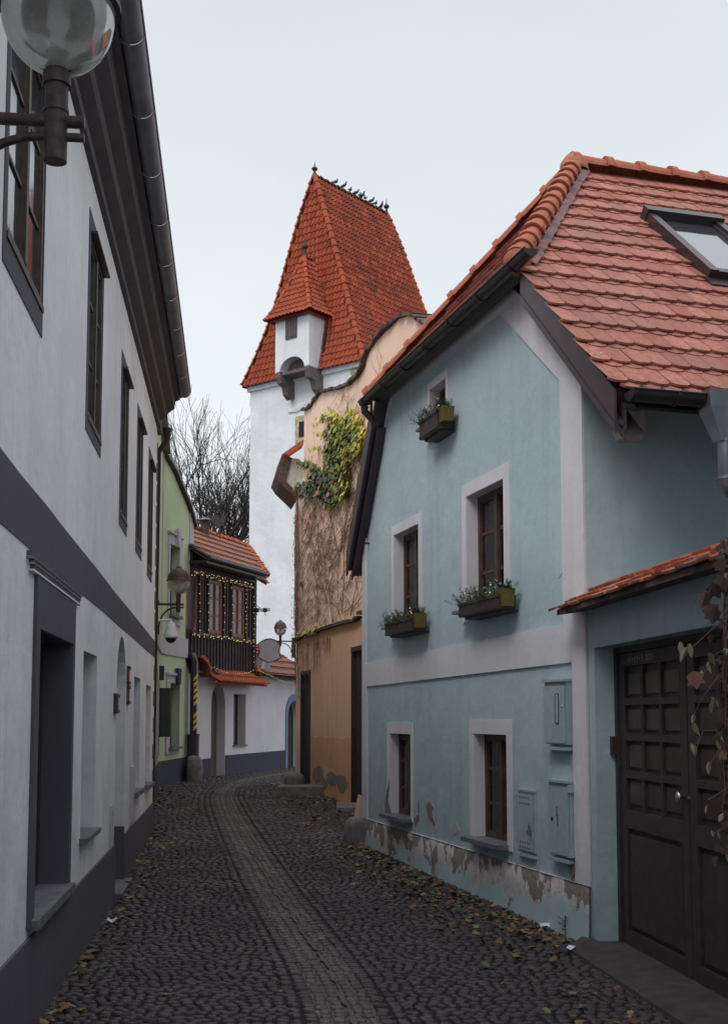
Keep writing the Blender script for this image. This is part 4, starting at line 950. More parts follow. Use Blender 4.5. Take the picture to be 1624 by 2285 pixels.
pl.add(vs, fs, 0, True); po = pl.build('plinth','peeling_paint',T); uvl = po.data.uv_layers.new(name='UVMap')
for lp in po.data.loops: uvl.data[lp.index].uv = uvs[lp.vertex_index]
# window surrounds, windows
lab = ['left window of the upper floor','wide window of the upper floor','small attic window','narrow ground floor window','ground floor window with six panes']
wins_b = []
for i, (s, o) in enumerate(Wn):
    dp = (.13,.13,.13,.12,.12)[i]
    gp_ = .0
    po = glazing(WB, o, dp, T, 'window_wood', 'clear_glass', 2, 3 if i != 2 else 2, .055, .03, name='window', cen=.07)
    m = MB(); m.sheet(WB, rect(s), [rect(o)], .014 if i != 2 else .012, .016)
    u0,u1,z0,z1 = o; k = .004
    m.wbox(WB,u0-.001,u0+k,z0,z1,-dp,.006); m.wbox(WB,u1-k,u1+.001,z0,z1,-dp,.006); m.wbox(WB,u0,u1,z1-k,z1+.001,-dp,.006); m.wbox(WB,u0,u1,z0-.001,z0+k,-dp,.006)
    m.build('window_surround','trim_white',po)
    m = MB()
    if i > 2: m.wbox(WB,u0-.03,u1+.05,z0-.035,z0+.006,-dp+.02,.13)
    else: m.wbox(WB,u0-.02,u1+.02,z0-.02,z0+.008,-dp+.02,.16)
    m.build('sill','slate_sill',po); wins_b.append(o)
# flaked spots on the wall
def blob(cr, pts, w_, mat, jn=3, par=None, name='bare_patch'):
    P = []
    for a, b in zip(pts, pts[1:]+pts[:1]):
        for k in range(jn): t_ = k/jn; P.append((a[0]+(b[0]-a[0])*t_+R.uniform(-2.5,2.5), a[1]+(b[1]-a[1])*t_+R.uniform(-2.5,2.5)))
    m = MB(); m.sheet(WB,[WB.q(cr,*p) for p in P],[],w_,.004); return m.build(name,mat,par or T)
blob('c7',[(448,950),(432,1000),(425,1030),(428,1080),(455,1120),(470,1160),(490,1192),(498,1170),(480,1100),(482,1050),(468,1010),(445,1000)],.004,'undercoat')
blob('c7',[(455,1010),(436,1040),(450,1100),(480,1150),(488,1140),(472,1080),(474,1040)],.007,'bare_mortar')
blob('c7',[(232,880),(222,930),(214,985),(208,1060),(207,1105),(238,1100),(240,1060),(224,1020),(230,960)],.018,'bare_mortar')
blob('c7',[(395,1000),(386,1040),(392,1085),(366,1110),(372,1150),(392,1120),(398,1060)],.004,'bare_mortar')
blob('c7',[(590,1150),(610,1135),(625,1180),(600,1205),(580,1190)],.004,'undercoat')
blob('c7',[(1245,1345),(1303,1350),(1300,1420),(1280,1465),(1270,1400)],.024,'bare_mortar')
blob('c6',[(1148,1240),(1180,1235),(1222,1240),(1226,1300),(1228,1500),(1215,1690),(1180,1740),(1168,1690),(1175,1500),(1152,1400)],.003,'undercoat') if False else None
blob('c6',[(1150,1245),(1185,1238),(1222,1243),(1226,1320),(1226,1500),(1218,1690),(1190,1735),(1168,1700),(1176,1500),(1156,1400)],.003,'teal_patch',3,None,'repainted_patch')
blob('c6',[(392,2045),(440,2035),(452,2080),(448,2150),(250,2190),(246,2120),(300,2085),(380,2075)],.003,'teal_patch',3,None,'repainted_patch')
blob('c6',[(1100,1985),(1128,1960),(1130,2020),(1112,2040)],.003,'teal_patch',3,None,'repainted_patch')
# roof
z2 = 5.53; u5 = UM-(ZR-z2)/.897; uL5 = 5.22; EB = -.88; zE_ = ZR-(UM-EB)*.897; dB = 6.2
p1,p2,p3,p4,p5 = BP(EB,-.16,zE_),BP(EB,dB,zE_),BP(UM,dB,ZR),BP(UM,DR,ZR),BP(u5,-.27,z2)
n_ = (p2-p1).cross(p3-p1).normalized(); n_ = n_ if n_.z > 0 else -n_
# keep the verge in the plane of the slope
p1v = p1; p5v = BP(u5,-.16,z2)
RP = Wall((0,0),(1,0))
class Plane:
    def __init__(s, pts): s.O, s.e1, s.e2, s.n, s.P = plane(pts)
    def q(s, c, x, y, h=0):
        d = ray(*C(c,x,y)); oo = s.O+s.n*h; t = (oo-CAM).dot(s.n)/d.dot(s.n); p = CAM+d*t-oo; return (p.dot(s.e1), p.dot(s.e2))
    def at(s, a, b, h=0): return s.O+s.e1*a+s.e2*b+s.n*h
rp = Plane([p1,p2,p3,p4,p5v])
sk = [rp.q('c8',*p,h=.08) for p in ((845,322),(1232,378),(1290,640),(1150,628))]
a0_, b1_ = sk[0]; b0_ = sk[3][1]; a1_ = sk[1][0]
hole = [(a0_+.02,b0_+.02),(a1_-.02,b0_+.02),(a1_-.02,b1_-.02),(a0_+.02,b1_-.02)]
m = MB(); beaver(m,[p1,p2,p3,p4,p5v],.165,.335,.018,True,0,[hole],7,.055,eav=.04)
for tri in ([p1,p2,p3,p4,p5v],): deck(m,tri,.10,1)
# half hip face, left slope, gable
q1,q2 = BP(u5,-.20,z2), BP(uL5,-.20,z2)
beaver(m,[q1,q2,p4],.165,.335,.018,True,0,(),6,.055,eav=.04); deck(m,[q1,q2,p4],.10,1)
l1,l2 = BP(6.42,-.16,3.88), BP(6.42,dB,3.88); l3_,l4_ = BP(uL5,dB,z2), BP(uL5,-.16,z2)
deck(m,[l1,l2,l3_,l4_],.10,1); deck(m,[l4_,l3_,p3,p4],.10,1)
m.build('roof',['tile_blue_house','gutter_dark'],T)
m = MB(); h_ = Vector((0,0,.06)); ridge(m,q1+h_*.8,p4+h_,(0,0,1),.098,.28,n=10); ridge(m,q2+h_*.8,p4+h_,(0,0,1),.098,.36,n=10); ridge(m,p4+h_,p3+h_,(0,0,1),.12,.38,n=10)
m.lathe(p4+Vector((0,0,.02)),[(.16,-.02),(.15,.08),(.09,.16),(0,.19)],14); m.lathe(q1+h_*.8,[(.09,-.13),(.12,-.05),(.12,.05),(.06,.12),(0,.14)],14,ax=(q1-p4)); m.build('ridge_tiles','ridge_tile',T)
m = MB()
for a,b in ((q1,p4),):   # lead strip beside the hip tiles
    d_ = (b-a).normalized(); s_ = rp.n.cross(d_); s_ = s_ if s_.dot(rp.e1) > 0 else -s_; k = 36; vs = []
    for i in range(k+1): t_ = i/k; c_ = a+(b-a)*t_; vs += [c_+s_*.08+rp.n*.075, c_+s_*(.15+.012*(i%2)+R.uniform(-.008,.008))+rp.n*(.062+.008*(i%2))]
    m.add(vs,[(2*i,2*i+2,2*i+3,2*i+1) for i in range(k)])
m.build('lead_flashing','lead',T)
# skylight
ske = Plane([p1,p2,p3,p4,p5v]); f = MB()
def rbox(mb, P, a0,a1,b0,b1,h0,h1,mi=0): mb.hexa([P.at(a0,b0,h0),P.at(a1,b0,h0),P.at(a1,b1,h0),P.at(a0,b1,h0),P.at(a0,b0,h1),P.at(a1,b0,h1),P.at(a1,b1,h1),P.at(a0,b1,h1)],mi)
fw = .085
rbox(f,rp,a0_,a0_+fw,b0_,b1_,0,.13); rbox(f,rp,a1_-fw,a1_,b0_,b1_,0,.13); rbox(f,rp,a0_+fw,a1_-fw,b0_,b0_+fw,0,.12); rbox(f,rp,a0_-.01,a1_+.01,b1_-.12,b1_,0,.165)
rbox(f,rp,a0_+fw,a0_+fw+.035,b0_+fw,b1_-.12,0,.10); rbox(f,rp,a1_-fw-.035,a1_-fw,b0_+fw,b1_-.12,0,.10); rbox(f,rp,a0_+fw,a1_-fw,b0_+fw,b0_+fw+.05,0,.095); rbox(f,rp,a0_-.03,a1_+.03,b0_-.16,b0_,.0,.055)
fo = f.build('skylight','gutter_dark',T); m = MB(); rbox(m,rp,a0_+fw,a1_-fw,b0_+fw,b1_-.1,.04,.075); m.build('pane','glass_sky',fo)
# bargeboards of sheet metal on both verges, soffits
def barge(name, A, B, wout, mat='flashing'):
    A, B = Vector(A), Vector(B); m = MB(); dn = Vector((0,0,-1)); wn = WB.n
    m.prism([A, A+dn*.03, A+dn*.32-wn*.0, A+dn*.32-wn*.02, A-wn*.02], B-A)                      # upper fascia
    a2, b2 = A-wn*.075+dn*.12, B-wn*.075+dn*.12
    m.prism([a2, a2+dn*.20, a2+dn*.20-wn*.02, a2-wn*.02], b2-a2)
    m.prism([A+dn*.235+wn*.0, A+dn*.235-wn*.08, A+dn*.255-wn*.08, A+dn*.255], B-A)
    a3, b3 = A-wn*.10+dn*.30, B-wn*.10+dn*.30
    m.prism([a3, a3-wn*.13+dn*.0, a3-wn*.13+dn*.02, a3+dn*.02], b3-a3)
    m.prism([a3+dn*.0+wn*.03, a3+dn*.07+wn*.03, a3+dn*.07+wn*.01, a3+wn*.01], b3-a3)
    return m.build(name,mat,T)
barge('bargeboard', BP(u5-.02,-.19,z2-.0), BP(EB+.02,-.19,zE_-.0), 0)
barge('bargeboard', BP(uL5+.05,-.19,z2-.03), BP(6.42,-.19,3.85), 0)
m = MB(); m.prism([BP(EB+.02,-.0,zE_-.14),BP(-.005,-.0,zE_+.62),BP(-.005,-.0,zE_+.65),BP(EB+.02,-.0,zE_-.11)], -WB.n*(dB)); m.build('soffit','gutter_dark',T)
def gutter(name, A, B, r, n_out, mat, par, seg=.9, br=True):
    A, B = Vector(A), Vector(B); d = (B-A).normalized(); L_ = (B-A).length; m = MB(); k = 12
    for rr_, in ((r,),(r*.9,)):
        vs = []
        for c_ in (A,B):
            for i in range(k+1): a = PI+PI*i/k; vs.append(c_+n_out*(rr_*math.cos(a))+Vector((0,0,rr_*math.sin(a))))
        m.add(vs,[(i,i+1,k+2+i,k+1+i) for i in range(k)],0,True)
    for c_ in (A,B): m.add([c_+n_out*(r*math.cos(PI+PI*i/k))+Vector((0,0,r*math.sin(PI+PI*i/k))) for i in range(k+1)],[tuple(range(k+1))])
    m.tube([A+n_out*r,B+n_out*r],.010,6); j = .35
    while j < L_:
        c_ = A+d*j; m.tube([c_+n_out*((r+.006)*math.cos(PI+PI*i/8))+Vector((0,0,(r+.006)*math.sin(PI+PI*i/8))) for i in range(9)],.009,5); j += seg
    return m.build(name,mat,par)
gutter('gutter', BP(u5-.40,-.25,z2-.0), BP(uL5+.18,-.25,z2-.0), .065, WB.n, 'gutter_dark', T, .75)
gutter('gutter', BP(EB-.07,-.12,zE_-.035), BP(EB-.07,dB,zE_-.035), .075, -WB.d, 'gutter_dark', T, .8)
m = MB(); c_ = BP(uL5+.12,-.25,z2-.07); m.tube([c_, c_+Vector((0,0,-.06)), BP(uL5+.10,-.12,z2-.28), BP(uL5+.32,-.10,z2-.6), BP(6.32,-.09,4.0)],[.05,.045,.04,.04,.04],10); m.build('downpipe','gutter_dark',T)
# side wall and back
m = MB(); m.wbox(WS,0.001,dB,-.1,zE_+.75,-.3,-.001); m.prism([BP(.02,dB-.2,0),BP(LW,dB-.2,0),BP(LW,dB-.2,4.2),BP(UM,dB-.2,7.3),BP(.02,dB-.2,4.3)],-WB.n*.18); m.prism([BP(LW,.32,0),BP(LW,dB,0),BP(LW-.25,dB,0),BP(LW-.25,.32,0)],(0,0,4.25)); m.build('side_wall','teal_plaster',T)
# cabinets in the facade
def cab(name, c, TL, BR, dep, perf=False, ledge=.03, lab=None):
    u1, zt_ = WB.q(c,*TL); u0, zb_ = WB.q(c,*BR); zm = (TL[1]+BR[1])/2; u1 = WB.U(c,TL[0],zm); u0 = WB.U(c,BR[0],zm); u0,u1 = sorted((u0,u1)); m = MB()
    m.wbox(WB,u0,u1,zb_,zt_,-.01,dep); o = m.build(name,'teal_metal',T,label=lab)
    d_ = MB(); g_ = .012; d_.wbox(WB,u0+g_,u1-g_,zb_+g_,zt_-.03,dep+.003,dep+.016); DM = d_
    if perf:
        for rz in (.90,.80,.15,.07):
            for k in range(6): u = u0+(u1-u0)*(.22+k*.11); z = zb_+(zt_-zb_)*rz; DM.wbox(WB,u-.006,u+.006,z-.008,z+.008,dep+.0165,dep+.018,1)
    DM.build('door',['teal_metal','black_gloss'],o)
    d_ = MB(); d_.wbox(WB,u0-.01,u1+.01,zt_,zt_+.02,-.01,dep+ledge); d_.build('rain_ledge','teal_metal',o); d_ = MB(); d_.wbox(WB,u0,u1,zb_-.045,zb_-.02,-.01,dep+.02); d_.build('bottom_lip','teal_metal',o)
    return o, (u0,u1,zb_,zt_), dep+.016
o, r_, dd = cab('meter_cabinet','cI',(390,205),(608,835),.055)
m = MB(); u0,u1,z0,z1 = r_; m.wbox(WB,u0+.10,u0+.16,z0+.17,z0+.40,dd,dd+.005); m.lathe(WB.P(u0+.04,z0+.30,dd),[(0,.006),(.012,.006),(.012,0)],8,0,WB.n); m.build('hatch','teal_metal',o)
m = MB()
for (a,b,c_,d_) in ((.098,.102,.17,.40),(.158,.163,.17,.40),(.10,.16,.168,.172),(.10,.16,.398,.402)): m.wbox(WB,u0+a,u0+b,z0+c_,z0+d_,dd+.004,dd+.008)
m.build('hatch_edge','black_gloss',o)
o, r_, dd = cab('gas_cabinet','cI',(75,1300),(240,1940),.02,True,.012)
m = MB(); u0,u1,z0,z1 = r_; zl = z0+(z1-z0)*.40
m.wbox(WB,u0+.02,u0+.055,zl-.05,zl-.01,dd,dd+.03); m.tube([WB.P(u0+.025,zl-.01,dd+.015),WB.P(u0+.025,zl+.03,dd+.015),WB.P(u0+.0375,zl+.045,dd+.015),WB.P(u0+.05,zl+.03,dd+.015),WB.P(u0+.05,zl-.01,dd+.015)],.005,6); m.build('padlock','zinc',o)
for zz in (.82,.18):
    m = MB(); z = z0+(z1-z0)*zz; m.tube([WB.P(u1+.005,z-.05,dd),WB.P(u1+.005,z+.05,dd)],.009,6); m.build('hinge','teal_metal',o)
o, r_, dd = cab('fuse_cabinet','cI',(428,1205),(640,1985),.05,False,.03,'tall blue cabinet with red lightning mark')
u0,u1,z0,z1 = r_; h = z1-z0; ub = u0+(u1-u0)*.52; m = MB(); zc__ = z0+h*.55
m.sheet(WB,[(ub+.012,zc__+.075),(ub-.004,zc__+.07),(ub-.004,zc__+.005),(ub-.016,zc__+.005),(ub-.012,zc__-.075),(ub-.022,zc__-.05),(ub-.006,zc__-.095),(ub+.0,zc__-.05),(ub-.006,zc__-.06),(ub+.004,zc__-.012),(ub+.012,zc__-.01)],w=dd+.002,d=.001); m.build('lightning_mark','red_paint',o)
m = MB(); m.lathe(WB.P(u0+(u1-u0)*.75,zc__-.03,dd),[(0,.012),(.008,.012),(.012,0)],8,0,WB.n); m.wbox(WB,u0+(u1-u0)*.75-.006,u0+(u1-u0)*.75+.006,zc__-.05,zc__-.02,dd,dd+.012); m.build('latch','iron',o)
for zz in (.93,.06):
    m = MB(); z = z0+h*zz; m.wbox(WB,u0-.02,u0+.006,z-.03,z+.03,.0,dd+.006); m.build('hinge','teal_metal',o)
# small fittings: eye hook, lamp under the eaves
m = MB(); q = WB.q('c6',110,1532); m.tube([WB.P(q[0],q[1],0),WB.P(q[0],q[1],.06),WB.P(q[0],q[1]+.02,.08)],.012,6); m.build('hook','iron',T)
def wallpix(W,c,x,y,w=0): u,z = W.q(c,x,y,w); return W.P(u,z,w)
Tl = wallpix(WS,'c8',755,1410,.05)
m = MB(); u,z = WS.q('c8',755,1410); z1_ = WS.q('c8',755,1340)[1]; z0_ = WS.q('c8',755,1482)[1]
hh = (z1_-z0_)/2; m.prism([WS.P(u-.105,z0_+hh*2,.0),WS.P(u+.11,z0_+hh*2,.0),WS.P(u+.115,z0_+hh,.0),WS.P(u+.10,z0_,.0),WS.P(u-.085,z0_,.0),WS.P(u-.11,z0_+hh,.0)], WS.n*.12)
o = m.build('wall_light','pale_lamp',None,Tl); tag(o,'small pale box-shaped wall light under the eaves of the blue house','wall light')
# grey hopper and downpipe at right
Tp = thing('rain_pipe', BP(EB-.07,.6,zE_-.4), 'grey metal hopper and bent rain pipe at the right end of the eaves', 'rain pipe') if False else T
c_ = BP(EB-.09,.62,zE_-.10)
m = MB(); z_ = c_.z
def ringbox(c0, hx, hy, z): return [c0+WB.d*sx*hx-WB.n*sy*hy+Vector((0,0,z-c0.z)) for sx,sy in ((-1,-1),(1,-1),(1,1),(-1,1))]
a = ringbox(c_,.09,.17,z_+.10); b = ringbox(c_,.085,.16,z_-.02); c2 = ringbox(c_+WB.d*.0,.055,.06,z_-.26)
m.add(a+b+c2,[(0,1,5,4),(1,2,6,5),(2,3,7,6),(3,0,4,7),(4,5,9,8),(5,6,10,9),(6,7,11,10),(7,4,8,11)])
t0 = c_+Vector((0,0,-.24)); m.tube([t0,t0+Vector((0,0,-.30)),t0+Vector((.0,0,-.34))+WB.d*.02-WB.n*.03,t0+Vector((0,0,-.47))+WB.d*.28-WB.n*.42,t0+Vector((0,0,-.55))+WB.d*.42-WB.n*.6,t0+Vector((0,0,-1.8))+WB.d*.45-WB.n*.65],.057,14)
m.tube([t0+Vector((0,0,-.02)),t0+Vector((0,0,.0))],.066,14); m.tube([t0+Vector((0,0,-.27)),t0+Vector((0,0,-.29))],.064,14)
m.build('rain_pipe','bright_zinc',T)
# corner guard stone and leaning flake at the far corner
q = gpt('cC',1560,400); boulder('corner_stone',(q.x-.02,q.y-.1,gz(q.y)-.03),.2,.2,.36,'stone','rough guard stone at the left foot of the blue house','guard stone')
m = MB(); m.prism([WB.P(LW+.02,.15,.02),WB.P(LW+.02,.15,.14),WB.P(LW+.02,.45,.08),WB.P(LW+.02,.75,.02)], WB.d*.16); m.build('buttress','orange_plaster',T)

# ============================================================ GARAGE WING
T = thing('garage', WG.P(1.4,0,0), 'blue garage wing with panelled brown double door and a strip of tiled coping', 'garage')
zg_ = WG.q('v',1290,1352)[1]; GL = 11
gd = (WG.U('cA',205,900), WG.U('cA',205,900)+2.75, .01, WG.q('cA',192,565)[1])
m = MB(); m.sheet(WG,[(0.02,-.1),(GL,-.1),(GL,zg_),(0.02,zg_)],[rect(gd)],0.0,.36)
m.build('wall','teal_plaster',T)
m = MB(); m.prism([WG.P(-.06,zg_-.05,.22),WG.P(-.06,zg_-.09,.22),WG.P(-.06,zg_-.03,-.2),WG.P(-.06,zg_+.14,-.2)], WG.d*GL); m.build('coping_bed','coping_tile',T)
A,B,C3,D3 = WG.P(-.10,zg_-.04,.20),WG.P(GL,zg_-.04,.20),WG.P(GL,zg_+.17,-.20),WG.P(-.0,zg_+.17,-.20)
m = MB()
O_, e1__, e2__, n__, P_ = plane([A,B,C3,D3]); L_ = (D3-A).dot(e2__)
for row in range(3):
    x = -.02-.03*row
    while x < GL:
        w_ = R.uniform(.15,.19); s = L_*row/3-.05; ln = L_/3*1.5; z_ = .028+R.uniform(-.006,.01); jx = R.uniform(-.02,.02)
        a = [(x,s+jx,z_),(x+w_-.006,s+jx+R.uniform(-.01,.01),z_),(x+w_-.006,s+ln,.004),(x,s+ln,.004)]
        m.prism([O_+e1__*p[0]+e2__*p[1]+n__*p[2] for p in a], -n__*.018); x += w_
m.build('coping_tiles','tile_garage',T)
m = MB(); m.prism([WG.P(2.75,0,-.40),WG.P(GL,0,-.40),WG.P(GL,0,-6),WG.P(2.75,0,-6)],(0,0,7.5)); m.build('added_shade_mass','teal_plaster',T)  # unseen tall block added outside the frame to shade the right side
m = MB(); m.prism([WG.P(0.4,zg_-.1,-.36),WG.P(GL,zg_-.1,-.36),WG.P(GL,zg_-.1,-3.2),WG.P(3.2,zg_-.1,-3.2)],(0,0,.08)); m.build('roof','gutter_dark',T)
# door leaves
u0,u1,z0,z1 = gd; DW = -.17
f = MB(); f.wbox(WG,u0,u0+.06,z0,z1,DW-.1,DW+.02); f.wbox(WG,u1-.06,u1,z0,z1,DW-.1,DW+.02); f.wbox(WG,u0+.06,u1-.06,z1-.045,z1,DW-.1,DW+.02); f.build('door_frame','dark_wood',T)
zr = [WG.q('cA',400,y,DW)[1] for y in (640,805,820,970,985,1145,1160,1315)]; zk = (zr[0],zr[1],zr[3],zr[5],zr[7])
lw_ = (u1-u0-.12-.02)/2
for L in range(2):
    a = u0+.06+L*(lw_+.02); b = a+lw_; s = MB(); s.wbox(WG,a,b,z0+.015,z1-.05,DW-.06,DW-.03); lf = s.build('door_leaf','brown_door',T)
    bars = MB(); st_ = .115
    bars.wbox(WG,a,a+st_,z0+.015,z1-.05,DW-.03,DW); bars.wbox(WG,b-st_,b,z0+.015,z1-.05,DW-.03,DW)
    bars.wbox(WG,a+st_,b-st_,zk[0],z1-.05,DW-.03,DW); bars.wbox(WG,a+st_,b-st_,z0+.015,z0+.16,DW-.03,DW)
    bars.wbox(WG,a+st_,b-st_,zk[4]-.13,zk[4],DW-.03,DW)
    cw = (b-a-2*st_)/3
    for i in range(1,4): bars.wbox(WG,a+st_,b-st_,zk[i]-.03,zk[i]+.02,DW-.03,DW+.002)
    for c_ in (1,2):
        for i in range(4): bars.wbox(WG,a+st_+cw*c_-.02,a+st_+cw*c_+.02,zk[i+1]+.02 if i < 3 else zk[4],zk[i]-(.03 if i else 0),DW-.03,DW-.002)
    bars.wbox(WG,a+st_+.04,b-st_-.04,z0+.2,zk[4]-.17,DW-.03,DW-.012)
    bars.build('rail','dark_wood',lf)
    for i in range(4):
        for c_ in range(3):
            x0 = a+st_+cw*c_+.035; x1 = x0+cw-.07; p = MB(); p.wbox(WG,x0,x1,zk[i+1]+.05,zk[i]-.06,DW-.029,DW-.018); p.build('panel','amber_panel',lf)
q = WG.q('cA',535,1232,DW); m = MB(); ck = u0+.06+lw_-.05; m.lathe(WG.P(ck,q[1],DW),[(0,-.001),(.012,0),(.012,.035),(.034,.04),(.036,.052),(.02,.062),(0,.064)],16,0,WG.n); m.wbox(WG,ck+.04,ck+.075,q[1]-.008,q[1]+.008,DW,DW+.012); m.build('door_knob','steel',T)
m = MB(); z = WG.q('cA',300,1010,DW)[1]; m.wbox(WG,u0+.0,u0+.05,z-.07,z+.07,DW+.02,DW+.06); m.build('lock_box','iron',T)
# chalk blessing on the door head
def text(s, W, u, z, w_, size, mat, parent, name='chalk_writing', du=1):
    cu = bpy.data.curves.new('t','FONT'); cu.body = s; cu.size = size; cu.extrude = .0006; cu.offset = -.0004; ob = bpy.data.objects.new('t',cu); COL.objects.link(ob)
    dg = bpy.context.evaluated_depsgraph_get(); me = bpy.data.meshes.new_from_object(ob.evaluated_get(dg)); m = MB()
    x = sum(v.co.x for v in me.vertices)/len(me.vertices)
    m.add([W.P(u+(v.co.x)*du+v.co.y*.12*du, z+v.co.y+R.uniform(-.001,.001), w_+v.co.z) for v in me.vertices],[tuple(p.vertices) for p in me.polygons]); bpy.data.objects.remove(ob); return m.build(name,mat,parent)
q = WG.q('cE',200,345,DW); text('K+M+B 2021', WG, q[0], q[1]+.008, DW+.003, .066, 'chalk', T, du=1.55)
# threshold slab
q = [gpt('cA',*p) for p in ((170,1893),(265,1872),(812,2120),(812,2215))]
m = MB(); m.hexa([WG.P(gd[0]-.32,-.1,.0),WG.P(gd[1]+.2,-.1,.0),WG.P(gd[1]+.2,-.1,.26),WG.P(gd[0]-.05,-.1,.26)]+[WG.P(gd[0]-.32,.066,-.0),WG.P(gd[1]+.2,.066,-.0),WG.P(gd[1]+.2,.03,.24),WG.P(gd[0]-.02,.03,.24)]); m.wbox(WG,gd[0],gd[1],0,.066,-.3,-.001)
m.build('threshold','dark_stone',T)
# ============================================================ STREET LAMPS
def lamp(c, s, wdir, arm, label, group='wall lamps on brackets', tail=.23, mount=True):
    """c: brim centre, s: brim diameter, wdir: unit vector towards the wall, arm: post to wall"""
    c = Vector(c); T = thing('street_lamp', c+Vector(wdir)*arm-Vector((0,0,s)), label, 'street lamp', group); wd = Vector(wdir).normalized(); Z = Vector((0,0,1))
    m = MB(); r = .47*s; pr = [(.505*s,-.03*s),(.505*s,.02*s),(r,.03*s)]+[(r*math.cos(a*PI/20), .03*s+r*1.05*math.sin(a*PI/20)) for a in range(1,9)]+[(.12*s,.50*s),(.12*s,.57*s),(.05*s,.60*s),(0,.60*s)]
    m.lathe(c,pr,32); m.lathe(c,[(.50*s,-.03*s),(.40*s,-.03*s),(.36*s,.05*s),(.30*s,.20*s),(0,.22*s)],32); m.build('cap','lamp_cap',T)
    m = MB(); rb = .455*s; pr = [(rb,-.03*s),(rb,-.09*s)]+[(rb*math.cos(k*PI/24),-.09*s-.49*s*math.sin(k*PI/24)) for k in range(1,13)]; m.lathe(c,pr,32); m.build('globe','lamp_glass',T)
    m = MB(); pts = []
    for k in range(13): a = PI+PI*k/12; pts.append(c+wd*(.37*s*math.cos(a))+Z*(-.10*s+.47*s*math.sin(a)))
    pts = [c+wd*-.37*s+Z*-.02*s]+pts+[c+wd*.37*s+Z*-.02*s]; m.tube(pts,.022*s,8); m.build('yoke','iron',T)
    m = MB(); m.tube([c+Z*-.41*s,c+Z*-.62*s],.092*s,16); m.tube([c+Z*-.60*s,c+Z*-.70*s],.115*s,16); m.tube([c+Z*-.69*s,c+Z*-1.34*s],.095*s,16); m.tube([c+Z*-.90*s,c+Z*-.93*s],.104*s,16); m.build('post','iron',T)
    m = MB(); m.tube([c+Z*-.25*s,c+Z*-.42*s],.06*s,10); m.lathe(c+Z*-.25*s,[(.06*s,0),(.09*s,.05*s),(.09*s,.3*s),(0,.36*s)],12); m.build('lamp_holder','white_plastic',T)
    m = MB(); m.tube([c+Z*-1.0*s+wd*arm,c+Z*-1.0*s-wd*tail*s],.050*s,10)
    m.tube([c+Z*-1.13*s-wd*tail*s,c+Z*-1.13*s+wd*.10*s]+[c+Z*(-1.13-.9*(1-math.cos(k*PI/16)))*s+wd*(.10*s+(arm-.10*s-.10*s)*math.sin(k*PI/16)) for k in range(1,9)]+[c+Z*-2.25*s+wd*(arm-.10*s)],.036*s,10)
    m.build('arm','iron',T)
    if mount: m = MB(); m.tube([c+Z*-.86*s+wd*(arm-.06*s),c+Z*-1.06*s+wd*(arm-.06*s)],.07*s,8); m.tube([c+Z*-2.05*s+wd*(arm-.09*s),c+Z*-2.15*s+wd*(arm-.09*s)],.06*s,8); m.tube([c+Z*-2.1*s+wd*(arm-.1*s),c+Z*-2.1*s+wd*(arm+.01)],.03*s,6); m.build('wall_plate','iron',T)
    return T
def lamppos(c, x, ybrim, Y): return aty(c, x, ybrim, Y)
pb = aty('c1', 361, 1055, 4.17); lamp((pb.x,4.17,pb.z+1.34*.44), .44, -WL.n, (pb-WL.o).dot(WL.n)-.0, 'nearest wall lamp with dirty glass globe, cut off at the top left')
lamp(aty('cH',374,1045,22), .44, -W1.n, (aty('cH',374,1045,22)-W1.o).dot(W1.n), 'brown domed wall lamp with glass globe on the green house')
c_ = aty('cB',1192,713,28.3); c2 = aty('cB',1312,713,28.3); lamp(c_, .31, Vector((1,.12,0)), (c2-c_).length, 'farthest small wall lamp beside the ivy edge of the peach house', mount=False)
T = bpy.data.objects['street_lamp.002']; m = MB(); a = aty('cB',1312,805,28.3); b = aty('cB',1312,985,28.3); m.tube([a,b],.045,8); m.tube([a+Vector((0,0,-.1)),a+Vector((.35,.05,-.1))],.03,6); m.build('mounting_post','iron',T)
# dome camera
Y = 21.8; s0 = aty('cB',192,800,Y); T = thing('security_camera', s0, 'white dome security camera under the lamp on the green house', 'camera')
m = MB(); m.lathe(s0,[(.125,0),(.13,.03),(.12,.05),(.095,.16),(.075,.24),(.04,.28),(0,.285)],24); m.lathe(s0,[(.125,0),(.10,-.01),(0,-.01)],24); m.build('housing','white_plastic',T)
m = MB(); m.lathe(s0,[(.10,-.005),(.095,-.04),(.065,-.085),(.0,-.105)],20); m.build('dome','black_gloss',T)
m = MB(); e0_ = (s0-W1.o).dot(W1.n); m.tube([s0+Vector((0,0,.27)),s0+Vector((0,0,.32)),s0-W1.n*e0_+Vector((0,0,.30))],.022,8); m.tube([s0-W1.n*e0_+Vector((0,0,.24)),s0-W1.n*e0_+Vector((0,0,.36))],.04,8); m.build('bracket','white_plastic',T)
# hanging sign and iron bracket on the timber house
Y = 30.6; T = thing('hanging_sign', aty('cB',1090,920,Y), 'blank grey shield-shaped hanging sign seen from behind, right of the timber house', 'sign')
P = []
def arcp(a, b, bul, n=10):
    r_ = []
    for k in range(n): t_ = k/n; x = a[0]+(b[0]-a[0])*t_; y = a[1]+(b[1]-a[1])*t_; q = math.sin(PI*t_)*bul; dx, dy = b[0]-a[0], b[1]-a[1]; L_ = math.hypot(dx,dy); r_.append((x+dy/L_*q, y-dx/L_*q))
    return r_
for a,b,bl in (((985,860),(1198,858),48),((1198,858),(1196,985),-14),((1196,985),(985,975),44),((985,975),(985,860),-16)): P += arcp(a,b,bl)
m = MB(); V_ = [aty('cB',x,y,Y) for x,y in P]; m.prism(V_,(0,.05,0)); m.build('board','sign_back',T)
m = MB(); m.tube(V_+V_[:1],.014,5,0,False); m.build('rim','iron',T)
m = MB()
